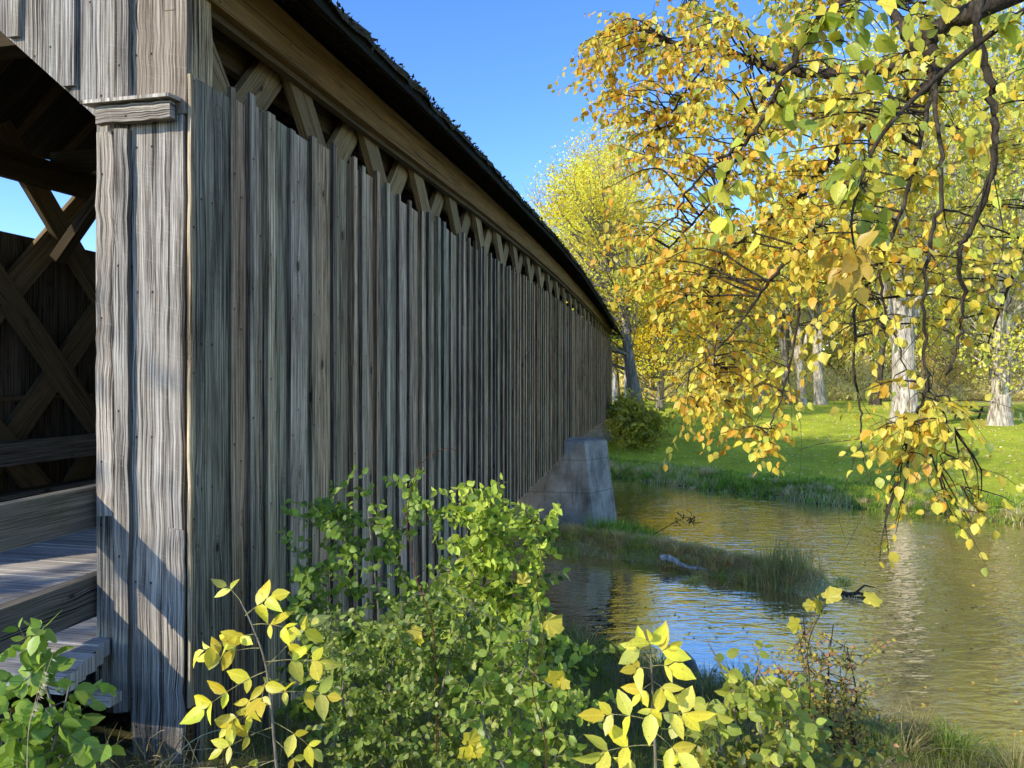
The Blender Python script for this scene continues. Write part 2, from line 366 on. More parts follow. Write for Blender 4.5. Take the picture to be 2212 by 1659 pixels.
def hz(x,y): return float(height(np.array([x]),np.array([y]))[0])
xs=np.concatenate([[-400,-200,-120,-80,-60,-45,-35,-28],np.arange(-22,-4,.8),np.arange(-4,9,.13),np.arange(9,30,.35),np.arange(30,60,1.5),[65,75,90,120,200,400]])
ys=np.concatenate([[-200,-80,-40,-20,-10],np.arange(-6,2,.6),np.arange(2,14,.13),np.arange(14,50,.3),np.arange(50,90,1.2),[95,105,120,160,250,500,900]])
X,Y=np.meshgrid(xs,ys); h,dn,df,tt,uu,sh,di=height(X,Y,True)
col=np.zeros(X.shape+(3,)); 
lawn=np.array([.50,.55,.045]); bankc=np.array([.2,.18,.07]); mud=np.array([.06,.045,.028]); tan=np.array([.55,.45,.18]); asph=np.array([.055,.05,.052])
col[:]=lawn
pv=np.clip(vnoise(X,Y,.16,7),-1,1)[...,None]; col=col*(1+.12*pv)
m_=(np.clip((df-0)/1.0,0,1))[...,None]; col=np.where(df[...,None]>-1,col*m_+mud*3*(1-m_),col)
k=np.clip((df-48)/14,0,1)[...,None]; col=np.where(df[...,None]>0,col*(1-k)+tan*k,col)
col=np.where((dn>-1)[...,None],bankc,col)
col=np.where(((dn<.25)&(df<.1))[...,None],mud,col)
col=np.where((di<1.3)[...,None],bankc*2.2,col)
col=np.where(((sh>.6)&(tt<2)&(tt>-1.0))[...,None],asph,col); col=np.where(((sh>.2)&(sh<=.6)&(tt<2))[...,None],asph*1.7,col); col=np.where(((tt<=-1.0)&(uu<-.4)&(uu>-4.8)&(tt>-60)&(dn>-1))[...,None],asph,col)
mb=MB(); ny,nx=X.shape; idx=np.arange(nx*ny).reshape(ny,nx)
f=np.stack([idx[:-1,:-1],idx[:-1,1:],idx[1:,1:],idx[1:,:-1]],-1).reshape(-1,4)
mb.add(np.stack([X,Y,h],-1).reshape(-1,3),[f],col.reshape(-1,3)); g=mb.build('ground',M['ground'],smooth=True); tag(g,kind='structure')
mb=MB(); mb.add([(-140,-140,WATER),(140,-140,WATER),(140,140,WATER),(-140,140,WATER)],[np.array([[0,1,2,3]])]); w=mb.build('river_water',M['water']); tag(w,kind='structure')

# ------------------------------------------------------------------ covered bridge
TB=np.array([0,.6,2,5,9,15,22,30,37.6]);
def topb(t): return np.interp(t,TB,[1.93,1.98,2.03,2.03,2.10,2.15,2.14,2.05,1.90])
def botb(t): return np.interp(t,TB,[-2.6,-2.62,-2.65,-2.65,-2.58,-2.40,-2.22,-2.16,-2.14])
def chb(t): return np.interp(t,[0,3,7.5,12,17,22,30,37.6],[2.34,2.42,2.58,2.66,2.70,2.66,2.55,2.36])
def eav(t): return np.interp(t,[-1,.9,1.3,2.6,5.1,8.1,12.9,18,25.5,31,37.6,38.2],[2.74,2.79,2.81,2.89,2.99,3.07,3.22,3.24,3.04,2.78,2.46,2.42])
BR=thing('covered_bridge',tuple(BP(0,0,-2.5)),'long weathered wooden covered bridge with board and batten side crossing the river','bridge')
# side cladding (camera side)
mb=MB(); t=0.02; i=0
wet=lambda: None
while t<LEN-.1:
    wd=rng.uniform(.21,.42) if i else .36
    if t+wd>LEN: wd=LEN-t
    far=np.clip(t/14,0,1)
    base=rng.uniform(.55,1.25)*np.array([(1,1,1),(1,1,1),(1.05,.93,.79),(.9,.98,.95),(1.16,1.10,.98)][rng.integers(5)])*(1+rng.normal(0,.025,3)); base=base*(np.array([1,1.02,1.0])*(1-far)+np.array([1.15,.93,.68])*far)
    zt=topb(t+wd/2)+rng.uniform(-.02,.02)+(-.0); zb=botb(t)+rng.uniform(-.03,.03)
    seg=10 if t<6 else 2
    prot=rng.uniform(0,.008)
    if i==0:
        board(mb,BP(t,.02,-2.13),D3,Z3,N3,wd,1.93+2.13,.025,base*1.0,14,.003,endj=.03)
        board(mb,BP(t+.06,-.02,-3.0),D3,Z3,N3,wd-.05,1.4,.03,base*.8,6,.003)
        board(mb,BP(t+.05,.012,-3.0),D3,Z3,N3,.11,.88,.012,base*1.1,4,.003,endj=.02)
    else:
        board(mb,BP(t,prot,zb),D3,Z3,N3,wd-.006,zt-zb,.025,base,seg,.002 if t<6 else 0,endj=.012)
    # batten over the joint
    bt=t+wd; bw=rng.uniform(.045,.105); 
    if bt<LEN-.3:
        bc=rng.uniform(.55,1.45)*np.array([(1,1,1),(1,1,1),(1.05,.93,.79),(.9,.98,.95),(1.16,1.10,.98)][rng.integers(5)])*(1+rng.normal(0,.02,3)); bc=bc*(np.array([1,1.02,1.0])*(1-far)+np.array([1.15,.94,.70])*far)
        pr=rng.uniform(.028,.052); zt2=topb(bt)+rng.uniform(-.02,.11)*(1 if bt<8 else .6); zb2=botb(bt)+rng.uniform(-.02,.05)
        if rng.uniform()<.18 and bt>1:      # a batten made of two lengths
            zm=rng.uniform(-.6,1.0); board(mb,BP(bt-bw/2,.03,zb2),D3,Z3,N3,bw,zm-zb2,pr,bc,8 if t<6 else 2,.002,side_shade=.42); 
            board(mb,BP(bt-bw/2+.008,.033,zm+.004),D3,Z3,N3,bw*.9,zt2-zm,pr,bc*rng.uniform(.75,1.2),8 if t<6 else 2,.002,side_shade=.42)
        else: board(mb,BP(bt-bw/2,.03,zb2),D3,Z3,N3,bw,zt2-zb2,pr,bc,seg,.002 if t<6 else 0,endj=.006,side_shade=.42)  # batten flanks darkened: shade of the recesses put into the colour
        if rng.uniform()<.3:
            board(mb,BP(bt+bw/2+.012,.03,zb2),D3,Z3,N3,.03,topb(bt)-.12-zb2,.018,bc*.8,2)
    t+=wd; i+=1
mb.build('side_cladding',M['side'],BR)
# far side cladding, seen from inside through the portal
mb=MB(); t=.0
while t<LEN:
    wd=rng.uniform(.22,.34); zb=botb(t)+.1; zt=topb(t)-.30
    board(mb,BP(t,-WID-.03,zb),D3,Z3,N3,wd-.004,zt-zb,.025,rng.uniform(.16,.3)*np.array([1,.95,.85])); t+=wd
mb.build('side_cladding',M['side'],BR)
# trusses: crossed lattice planks, each its own part
def lattice(u,front,zlo,zhi_off):
    pitch=1.52; s=1.30; dz=zhi_off
    for k in range(-4,27):
        for sgn in (1,-1):
            t0=k*pitch+(.35 if sgn>0 else .95)
            zb=-2.1; 
            ln=(chb(0)+.42-zb); t1=t0+sgn*ln/math.tan(math.radians(49))
            a0,a1=t0,t1
            # clip to the bridge length
            lo,hi=.08,LEN-.1
            f0,f1=0.,1.
            for lim in (lo,hi):
                pass
            def par(x): return (x-t0)/(t1-t0)
            q=sorted((par(lo),par(hi))); f0=max(0,q[0]); f1=min(1,q[1])
            if f1-f0<.06: continue
            tm=(t0+t1)/2; lift=chb(np.clip(tm,0,LEN))-chb(0)
            p=BP(t0+(t1-t0)*f0,u+(-.045 if sgn>0 else .045),zb+ln*f0+lift*f0); q=BP(t0+(t1-t0)*f1,u+(-.045 if sgn>0 else .045),zb+ln*f1+lift*f1)
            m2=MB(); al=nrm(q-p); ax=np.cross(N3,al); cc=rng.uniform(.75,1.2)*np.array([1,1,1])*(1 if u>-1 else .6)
            board(m2,p-ax*.15-N3*.035,ax,al,N3,.30,np.linalg.norm(q-p),.07,cc)
            yield m2
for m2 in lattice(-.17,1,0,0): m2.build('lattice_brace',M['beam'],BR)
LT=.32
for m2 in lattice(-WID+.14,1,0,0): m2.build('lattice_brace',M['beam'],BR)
# chords
def longbeam(u0,wu,f0,hgt,col=(1,1,1),a=0.0,b=LEN):
    mb=MB(); ts=np.linspace(a,b,26)
    for t1,t2 in zip(ts[:-1],ts[1:]):
        z1,z2=f0(t1),f0(t2); v=[];
        for tq,zq in ((t1,z1),(t2,z2)):
            v+=[BP(tq,u0,zq),BP(tq,u0+wu,zq),BP(tq,u0+wu,zq+hgt),BP(tq,u0,zq+hgt)]
        fs=[(0,1,5,4),(1,2,6,5),(2,3,7,6),(3,0,4,7)]
        uv=[0,wu,wu+hgt,2*wu+hgt]
        for fa in fs:
            vv=[v[j] for j in fa]; ww=[((0 if j in(fa[0],fa[3]) else hgt),(t1 if j<4 else t2),u0*3+hgt*7) for j in fa]
            mb.add(vv,[np.array([[0,1,2,3]])],col,ww)
    for tq in (a,b):
        z=f0(tq); mb.add([BP(tq,u0,z),BP(tq,u0+wu,z),BP(tq,u0+wu,z+hgt),BP(tq,u0,z+hgt)],[np.array([[0,1,2,3]])],col)
    return mb
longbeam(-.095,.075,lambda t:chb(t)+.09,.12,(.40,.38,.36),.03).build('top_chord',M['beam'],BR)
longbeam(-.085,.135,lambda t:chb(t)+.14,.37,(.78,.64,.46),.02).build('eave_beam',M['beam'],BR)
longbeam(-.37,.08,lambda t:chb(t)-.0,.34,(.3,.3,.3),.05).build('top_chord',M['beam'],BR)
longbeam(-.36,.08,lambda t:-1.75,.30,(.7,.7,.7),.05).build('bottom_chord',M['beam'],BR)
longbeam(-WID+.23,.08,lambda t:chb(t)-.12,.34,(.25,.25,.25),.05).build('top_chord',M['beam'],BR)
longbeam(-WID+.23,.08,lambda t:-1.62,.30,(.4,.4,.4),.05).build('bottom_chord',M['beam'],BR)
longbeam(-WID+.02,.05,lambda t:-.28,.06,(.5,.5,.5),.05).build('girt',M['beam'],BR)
# roof: eave overhang both sides, sheathing + shingles with ragged edge
EO=.50; RIDGE=2.45
def roofpt(t,s,off=0):      # s in -1..1 across: -1 = camera side eave, 0 ridge
    u=-WID/2+(-s)*(WID/2+EO); z=eav(t)+(1-abs(s))*RIDGE; return BP(t,u,z+off)
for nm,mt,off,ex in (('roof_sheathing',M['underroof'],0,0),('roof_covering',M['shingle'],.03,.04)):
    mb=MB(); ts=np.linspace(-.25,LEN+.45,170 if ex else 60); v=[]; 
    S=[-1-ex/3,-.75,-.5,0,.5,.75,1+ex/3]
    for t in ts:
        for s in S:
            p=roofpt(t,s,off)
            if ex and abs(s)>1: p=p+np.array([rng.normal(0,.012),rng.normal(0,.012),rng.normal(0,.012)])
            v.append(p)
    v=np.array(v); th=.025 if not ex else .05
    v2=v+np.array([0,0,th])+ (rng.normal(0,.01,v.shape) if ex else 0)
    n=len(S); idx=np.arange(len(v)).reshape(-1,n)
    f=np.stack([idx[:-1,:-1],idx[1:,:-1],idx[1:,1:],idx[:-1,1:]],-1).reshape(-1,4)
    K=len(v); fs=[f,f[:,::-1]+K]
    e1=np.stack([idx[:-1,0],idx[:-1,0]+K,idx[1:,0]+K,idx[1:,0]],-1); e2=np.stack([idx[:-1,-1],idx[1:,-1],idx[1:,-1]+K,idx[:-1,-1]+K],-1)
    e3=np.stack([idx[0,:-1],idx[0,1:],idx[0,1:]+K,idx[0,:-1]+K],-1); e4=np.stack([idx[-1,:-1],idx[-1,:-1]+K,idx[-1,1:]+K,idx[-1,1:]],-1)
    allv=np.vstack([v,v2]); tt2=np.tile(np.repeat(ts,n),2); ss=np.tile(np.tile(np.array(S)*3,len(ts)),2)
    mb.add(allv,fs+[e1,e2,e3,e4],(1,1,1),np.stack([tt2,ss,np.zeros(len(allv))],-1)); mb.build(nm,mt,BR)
mb=MB()     # moss tufts and shingle splinters on the eave edge
n=2600; t=rng.uniform(-.2,LEN+.3,n); P=np.array([roofpt(a,-1-rng.uniform(-.01,.02),rng.uniform(.02,.09)) for a in t]); A=nrm(rng.normal(0,.6,(n,3))+np.array([.3,-.1,.25]))
leaves(mb,P,A,rng.normal(0,1,(n,3)),rng.uniform(.02,.07,n),rcol(n,[(.05,.06,.015),(.10,.09,.03),(.03,.025,.015)]),RHOMB,.7); mb.build('eave_moss',M['grass'],BR)
longbeam(EO-.035,.03,lambda t:eav(t)-.075,.10,(.45,.5,.35),-.2,LEN+.4).build('fascia',M['underroof'],BR)
k=0
for t in np.arange(.35,LEN,.78):     # rafters with visible tails
    for s in (-1,1):
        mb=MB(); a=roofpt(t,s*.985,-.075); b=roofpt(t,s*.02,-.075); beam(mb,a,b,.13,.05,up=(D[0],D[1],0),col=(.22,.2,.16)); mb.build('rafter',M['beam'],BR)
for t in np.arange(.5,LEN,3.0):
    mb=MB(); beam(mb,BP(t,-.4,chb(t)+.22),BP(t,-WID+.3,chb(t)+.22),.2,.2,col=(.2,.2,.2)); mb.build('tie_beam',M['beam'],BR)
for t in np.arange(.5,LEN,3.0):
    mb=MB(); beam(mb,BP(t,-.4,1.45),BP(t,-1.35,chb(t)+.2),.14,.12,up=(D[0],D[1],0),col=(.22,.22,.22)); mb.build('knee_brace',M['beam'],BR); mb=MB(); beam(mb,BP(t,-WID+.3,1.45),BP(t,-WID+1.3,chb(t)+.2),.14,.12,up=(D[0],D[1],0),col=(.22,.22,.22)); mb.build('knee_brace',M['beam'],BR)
# deck
mb=MB(); t=-.62; i=0
while t<LEN:
    wd=.115; ue=np.interp(t,[-.62,0],[-.36,-.60]) if t<0 else -.42
    board(mb,BP(t,-WID+.25,-1.80+rng.uniform(-.004,.004)),D3,N3,-Z3*-1,wd-.009,WID-.25+ue+rng.uniform(-.01,.01),.10,rng.uniform(.8,1.2)*np.array([1,1,1])); t+=wd; i+=1
mb.build('deck',M['deckwood'],BR)
# guard rails running out through the portal
for z0,hh,nm in ((-1.585,.27,'guard_rail'),(-.99,.27,'guard_rail')):
    mb=MB(); board(mb,BP(-1.6,-.80,z0),Z3,D3,N3,hh,9,.09,(1,1,1),10,.004); mb.build(nm,M['rail'],BR)
    mb=MB(); board(mb,BP(-1.6,-WID+.45,z0),Z3,D3,N3,hh,9,.09,(1,1,1),10,.004); mb.build(nm,M['rail'],BR)
for t in (-1.35,1.6,4.2,6.8):
    for u in (-.70,-WID+.37):
        mb=MB(); board(mb,BP(t,u,-1.80 if t>0 else -2.3),D3,Z3,N3,.15,1.2 if t>0 else 1.7,.075,(.9,.9,.9)); mb.build('rail_post',M['rail'],BR)
for t in np.arange(.45,LEN,1.4):
    mb=MB(); beam(mb,BP(t,-.2,-1.96),BP(t,-WID+.1,-1.96),.28,.14,col=(.8,.8,.8)); mb.build('floor_beam',M['beam'],BR)
# portal cladding
mb=MB()
def arch(u):   # opening height on the portal, u measured from corner leftwards (negative)
    m_=-u
    return None if m_<.645 else min(1.66+(m_-.62)*.85, 3.1) if m_<WID/2 else min(1.66+(WID-.62-m_)*.85,3.1)
u=0.0; k=0
wds=[.40,.13,.14,.19,.2,.23,.18,.22,.24,.2,.22,.25,.2,.22,.2,.25,.22,.2,.22,.2,.22,.24,.3]
def ztop(u): return eav(0)+ (1-abs(2*(-u-WID/2)/(WID+2*EO)))*RIDGE-.03
for k,wd in enumerate(wds):
    if u-wd<-WID-.05: wd=WID+.05+u
    if wd<.05: break
    uc=u-wd/2; lo=arch(uc); m_=-uc
    tint=rng.uniform(.8,1.2)*np.array([1,1,1])*(1+rng.normal(0,.02,3))
    if k==1: tint*=.95
    if lo is None or (WID+uc)<.62:
        lo=-2.9 if k==0 else -2.14
        if k==0:
            # wide board split in an upper and a lower length, with a sound inner board behind
            board(mb,BP(-.030,-wd,1.68),N3,Z3,D3,wd,ztop(uc)-1.68,.025,np.array([.85,.78,.68])*1.0,16,.003)
            board(mb,BP(-.034,-wd,-2.9),N3,Z3,D3,wd-.03,1.68+2.9,.028,tint*1.02,26,.006,endj=.02)
            board(mb,BP(-.052,-.125,-2.20),N3,Z3,D3,.115,1.25,.016,tint*1.1,12,.005,endj=.03)
            u-=wd; continue
        board(mb,BP(-.030,uc-wd/2,lo),N3,Z3,D3,wd-.004,ztop(uc)-lo,.025,tint,20,.003,endj=.015)
    else:
        # slanted lower end following the arch
        ua,ub=uc-wd/2,uc+wd/2-.004; la=arch(ua) or 1.66; lb=arch(ub) or 1.66
        if (WID+ua)<.645: la=1.66
        za=ztop(uc); rid=rng.uniform(0,40); v=[];w=[]
        for tq in (-.030,-.005):
            v+=[BP(tq,ua,la),BP(tq,ub,lb),BP(tq,ub,za),BP(tq,ua,za)]; w+=[(0,la,rid),(wd,lb,rid),(wd,za,rid),(0,za,rid)]
        mb.add(v,[np.array([(0,1,2,3),(7,6,5,4),(0,4,5,1),(1,5,6,2),(3,7,4,0)])],tint*.95,w)
    # battens
    bw=.085 if k!=1 else .105
    if k in (1,3,5,7,9,11,13,15,17,19):
        ub=u-wd; l2=arch(ub); 
        if k==1:
            board(mb,BP(-.075,-.40-.10,-2.16),N3,Z3,D3,.105,1.60+2.16,.045,tint*1.15,26,.005,endj=.02,side_shade=.45)  # dark flanks, recess shade painted into the tint
            board(mb,BP(-.070,-.40-.10,1.74),N3,Z3,D3,.10,ztop(-.45)-1.74,.040,tint*.95,12,.003)
        else:
            l2=1.70 if l2 is None else l2+.05
            board(mb,BP(-.060,ub-bw/2,l2),N3,Z3,D3,bw,ztop(ub)-l2,.03,tint*1.05,8,.003)
    u-=wd
# opening edge board on the near post
board(mb,BP(-.047,-.655,-.90),N3,Z3,D3,.125,1.60+.90,.018,(1.15,1.12,1.05),26,.006,endj=.01)
mb.build('portal_cladding',M['portal'],BR)
# corner post edge seen on the side, and solid post behind
mb=MB(); board(mb,BP(-.028,.002,-2.1),D3,Z3,N3,.13,4.03,.022,(1.25,1.15,.95),20,.004); board(mb,BP(.0,-.012,1.93),D3,Z3,N3,.20,1.0,.03,(1.3,1.15,.85),6,.004); mb.build('corner_board',M['side'],BR)
mb=MB(); board(mb,BP(.0,-.16,-3.0),D3,Z3,N3,.2,5.6,.14,(.5,.5,.5)); board(mb,BP(.0,-.62,-2.2),D3,Z3,N3,.16,4.3,.12,(.4,.4,.4)); mb.build('corner_post',M['beam'],BR)
mb=MB(); board(mb,BP(.05,-WID+.02,-2.2),D3,Z3,N3,.2,5.0,.6,(.5,.5,.5)); mb.build('corner_post',M['beam'],BR)
# little hood over the arch spring
mb=MB(); board(mb,BP(-.155,-.68,1.745),N3,nrm(-D3+Z3*-.10)*-1,Z3,.64,.155,.022,(1.35,1.35,1.3)); board(mb,BP(-.115,-.60,1.625),Z3,N3,D3,.11,.54,.05,(1.0,.98,.92),8,.003); mb.build('portal_hood',M['portal'],BR)
mb=MB(); board(mb,BP(.3,-.50,-3.6),D3,Z3,-N3,.30,1.7,4.0,(.6,.6,.6)); 
# far end portal wall
mb=MB(); u=0
while u>-WID:
    lo=-2.1 if (-u<.6 or -u>WID-.7) else 1.9
    board(mb,BP(LEN-.0,u-.24,lo),N3,Z3,D3,.235,2.4-lo+.3,.025,rng.uniform(.8,1.1)*np.array([1,1,1])); u-=.24
mb.build('far_portal_cladding',M['side'],BR)

# near abutment, centre pier, far abutment
def prism(mb,rings,col=(1,1,1)):
    n=len(rings[0]); v=np.array([p for r in rings for p in r]); fs=[]
    for k in range(len(rings)-1):
        for i in range(n): fs.append((k*n+i,k*n+(i+1)%n,(k+1)*n+(i+1)%n,(k+1)*n+i))
    mb.add(v,[np.array(fs),np.arange((len(rings)-1)*n,len(rings)*n)[None],np.arange(n)[::-1][None]],col)
o_=BP(18,0,WATER)
mb=MB(); rings=[]
for z,e,w_ in ((-6.0,.45,.35),(-4.2,.30,.28),(-3.0,.12,.12),(-1.95,0,0)):
    pts=[(17.3-w_,-WID-.3-e),(17.3-w_,.66+e),(18.25,1.25+e*.95),(19.1+w_,.66+e),(19.1+w_,-WID-.3-e)]
    rings.append([BP(a,b,z) for a,b in pts])
rings.append([BP(a,b,-1.90) for a,b in [(17.45,-WID-.2),(17.42,.63),(18.25,1.15),(18.95,.62),(18.95,-WID-.2)]])
prism(mb,rings,(1.15,1.0,.80)); o=mb.build('bridge_pier',M['concrete'],loc=tuple(o_)); tag(o,'tall grey concrete pier with sloping wedge nose standing in the river under the bridge','pier')
mb=MB(); prism(mb,[[BP(a,b,z) for a,b in [(36.6,-WID-.6),(36.6,.42),(38.8,.5),(38.8,-WID-.6)]] for z in (-5.2,-2.28)]); o=mb.build('concrete_abutment',M['concrete'],loc=tuple(BP(37,0,-5))); tag(o,'pale patched concrete abutment under the far end of the bridge','abutment')
mb=MB(); prism(mb,[[BP(a,b,z) for a,b in [(.75,-WID-.3),(.75,-.25),(1.7,-.25),(1.7,-WID-.3)]] for z in (-5.2,-2.11)]); o=mb.build('concrete_abutment',M['concrete'],loc=tuple(BP(1,0,-4))); tag(o,'dark low concrete abutment behind the corner post at the near end of the bridge','abutment')
mb=MB(); board(mb,BP(-.34,-.50,-1.99),D3,N3,Z3,.10,.20,.06,(1,1,1)); o=mb.build('timber_block',M['deckwood'],loc=tuple(BP(-.36,-.4,-2))); tag(o,'short pale timber block under the splayed plank ends beside the portal post','timber block')

# ------------------------------------------------------------------ far trees
YEL=[(.93,.68,.05),(.90,.70,.08),(.80,.68,.08),(.95,.74,.08)]
YG=[(.76,.70,.09),(.86,.74,.12),(.62,.62,.07),(.90,.78,.18)]
GOLD=[(.85,.58,.03),(.80,.50,.03),(.85,.66,.06)]
OLIVE=[(.74,.70,.16),(.80,.74,.22),(.62,.64,.12),(.84,.76,.26)]
BRN=[(.36,.24,.12),(.44,.32,.16),(.30,.2,.1)]
def tree(name,label,cat,x,y,H,r0,cr,cbase,cols,nc=130,per=75,ls=.24,barkm='bark',lean=(0,0),dens=1.0,bare=0,flat=1.0,coff=(0,0),group=None,fork=0,cl=1.0):
    z0=hz(x,y)-.15; root=thing(name,(x,y,z0),label,cat,group)
    base=np.array([x,y,z0]); tb=MB(); lb=MB()
    top=base+np.array([lean[0]*H,lean[1]*H,H*.80])
    tr=spline([base,base+(top-base)*.33+rng.normal(0,.15,3)*[1,1,0],base+(top-base)*.66+rng.normal(0,.3,3)*[1,1,0],top],14)
    rad=r0*np.interp(np.linspace(0,1,14),[0,.05,.15,.6,1],[1.5,1.12,1.0,.55,.12]); tube(tb,tr,rad,10,lump=.10)
    if fork:
        for q in range(fork):
            a=rng.uniform(0,6.28); s=tr[2+q]; e=s+np.array([math.cos(a)*cr*.55,math.sin(a)*cr*.35,H*.5]); pts=spline([s,s+(e-s)*.3+[0,0,.6],s+(e-s)*.7+rng.normal(0,.4,3),e],10); tube(tb,pts,r0*np.linspace(.7,.08,10),7,lump=.08)
    cc=base+np.array([lean[0]*H+coff[0],lean[1]*H+coff[1],(cbase+H)/2]); hh=(H-cbase)/2
    n=0; cents=[]
    while n<nc:
        q=rng.normal(0,1,3); q/=np.linalg.norm(q); q*=rng.uniform(.25,1)**.45
        if q[2]<-.5 and rng.uniform()<.4: continue
        wv=1+.22*math.sin(3*math.atan2(q[1],q[0])+x)+.15*math.sin(5*q[2]+y)
        p=cc+q*np.array([cr*wv,cr*wv*flat,hh]); cents.append(p); n+=1
    cents=np.array(cents)
    for i,p in enumerate(cents):
        zt=np.clip((p[2]-base[2])-np.linalg.norm((p-cc)[:2])*.7,H*.12,H*.78); j=int(np.clip(zt/(H*.80)*13,1,12)); s=tr[j]
        mid=s+(p-s)*.5+np.array([0,0,-.08*np.linalg.norm(p-s)])+rng.normal(0,.25,3)
        L=np.linalg.norm(p-s); nn=6; pts=spline([s,mid,p],nn); tube(tb,pts,np.linspace(min(r0*.22,.02+.012*L),.015,nn),4)
        for q in range(2 if not bare else 9):
            e=p+rng.normal(0,1,3)*[.8,.8,.7]*(1.5 if bare else 1)+[0,0,.5 if bare else 0]; tube(tb,[pts[3],(pts[4]+e)/2+rng.normal(0,.12,3),e],[.03,.018,.008],3)
    N=int(per*dens)
    if N:
        P=np.repeat(cents,N,0); sg=rng.uniform(.5,1.05,len(cents))*cr*.16*cl
        off=rng.normal(0,1,P.shape); P=P+off*np.repeat(sg,N)[:,None]*[1,1,.62]
        # small tufts inside each cluster
        tuf=rng.normal(0,1,(len(P)//6+1,3)); P=P+np.repeat(tuf,6,0)[:len(P)]*.28
        col=rcol(len(P),cols); shade=1+.20*rng.normal(0,1,len(cents)); col=np.clip(col*np.repeat(np.clip(shade,.55,1.5),N)[:,None],.01,.85)
        A=nrm(rng.normal(0,1,P.shape)+[.25,.1,-.5]); Nn=nrm(rng.normal(0,1,P.shape)*.8+np.array([-.70,-.52,.48])*1.1)
        leaves(lb,P,A,Nn,ls*rng.uniform(.6,1.3,len(P)),col,RHOMB)
        lb.build('crown',M['farleaf'],root)
    tb.build('trunk',M[barkm],root,smooth=True)
    return root
def at(px,Z): return ((px-CX)/F*Z,Z)
x,y=at(1955,39); tree('cottonwood_tree','massive pale trunked cottonwood standing on the lawn left of the picnic table','tree',x,y,22,.58,6.8,7.5,YG,nc=120,per=110,ls=.20,barkm='palebark',fork=3,lean=(.01,0))
x,y=at(2158,40); tree('cottonwood_tree','tall yellow green tree with pale trunk right of the picnic table','tree',x,y,25,.46,6.5,2.6,YG,nc=190,per=115,ls=.20,barkm='palebark',fork=2,lean=(.03,.02),coff=(-.6,0))
x,y=at(1357,47); tree('slender_tree','slender tree with bright bare lower trunk behind the bush at the bridge end','tree',x,y,20,.24,3.6,7,YEL,nc=70,per=95,ls=.17,barkm='palebark',coff=(-1.3,0))
x,y=at(1388,41.5); tree('leaning_tree','dark trunked tree leaning left beside the slender pale one','tree',x,y,15.5,.40,4.0,5.0,YEL,nc=110,per=110,ls=.16,barkm='bark',lean=(-.115,.02),coff=(-1.2,0))
x,y=at(1275,58); tree('maple_tree','bright yellow maple rising behind the end of the bridge roof','tree',x,y,20.5,.35,5.0,3,YEL,nc=170,per=100,ls=.22)
x,y=at(1235,66); tree('bare_tree','nearly leafless tree with fine grey twigs above the bridge roof','tree',x,y,23.5,.35,5.6,9,YEL,nc=75,per=5,ls=.16,bare=1)
x,y=at(1330,62); tree('maple_tree','tall sparse yellow tree behind the slender pale trunk','tree',x,y,25,.35,5,8,YEL,nc=110,per=60,ls=.2)
x,y=at(1425,60); tree('maple_tree','low golden maple with drooping boughs right of the leaning dark trunk','tree',x,y,13,.3,5.2,1.2,GOLD,nc=120,per=110,ls=.2)
# old leaning park trees in a row
row=[(1545,80,.85,(.02,0),'stout forked pale tree at the left end of the park row',YG,19,'palebark'),
     (1608,72,.38,(-.05,0),'thin pale trunk in the park row just right of the forked tree',YEL,15,'palebark'),
     (1648,67,.62,(-.22,0),'pale trunk leaning hard left in the park row',YG,15,'palebark'),
     (1697,66,.62,(-.03,0),'brown flared trunk in the middle of the park row',OLIVE,16,'bark'),
     (1735,65,.55,(-.06,0),'half shaded straight trunk left of the split trunk',OLIVE,17,'palebark'),
     (1772,65,.85,(-.05,0),'old split trunk with a pale scar in the park row',OLIVE,16,'palebark'),
     (1890,64,.75,(.06,0),'dark rugged trunk standing left of the massive pale trunk',OLIVE,16,'darkbark')]
for px,Z,r,le,lb,co,H,bk in row:
    x,y=at(px,Z); tree('willow_tree',lb,'tree',x,y,H+2.5,r*.55,4.6,7.5,co,nc=70,per=70,ls=.24,barkm=bk,lean=le,fork=2)
# wood beyond the lawn: individual trees
specs=[(1160,92,19,YG),(1215,100,20,YEL),(1300,88,18,YEL),(1375,96,22,YG),(1450,90,24,YG),(1515,104,25,YG),(1580,92,21,OLIVE),(1640,98,23,YG),(1705,88,20,YG),(1765,100,22,OLIVE),
       (1825,92,22,YG),(1880,86,26,YG),(1935,100,32,YG),(1995,88,30,YG),(2050,80,34,YG),(2100,95,36,YG),(2150,76,30,BRN),(2205,86,36,YG),(2270,78,34,YEL),(2340,90,34,YG),(2430,75,30,YG),(2520,60,27,YEL),(2640,50,26,YG)]
kinds=['tall yellow green tree','loose light yellow tree','dense lime tree','airy pale yellow tree']
for i,(px,Z,H,co) in enumerate(specs):
    x,y=at(px,Z); tree('woodland_tree','autumn tree in the wood beyond the lawn with a yellow green crown','tree',x,y,H,.38,H*.24,2.5,co,nc=90,per=60,ls=.36,lean=(rng.normal(0,.02),0),group='trees of the wood beyond the lawn')
# trees on the far side of the bridge, they shade the lawn
for i,(x,y,H,cr,cb,lb) in enumerate([(-8.3,27,15,3.4,6,'yellow tree left of the bridge beside the middle of the span'),(-9.5,34.5,15,3.8,6,'yellow tree left of the bridge beside the far third of the span'),(-24,62,13,4,3,'tall tree left of the bridge beyond its far end'),(-15,8.5,21,5.6,8,'broad tall tree on the bank left of the near end of the bridge'),(-12.5,15,20,4.8,9,'tall tree on the bank just behind the near half of the bridge')]):
    tree('bank_tree',lb,'tree',x,y,H,.3,cr,cb,YEL,nc=120,per=70,ls=.28)
tree('roadside_tree','thin leaved tree by the road behind the photographer, out of view','tree',-13.8,-2.5,10,.22,1.9,4.0,YEL,nc=40,per=20,ls=.16)

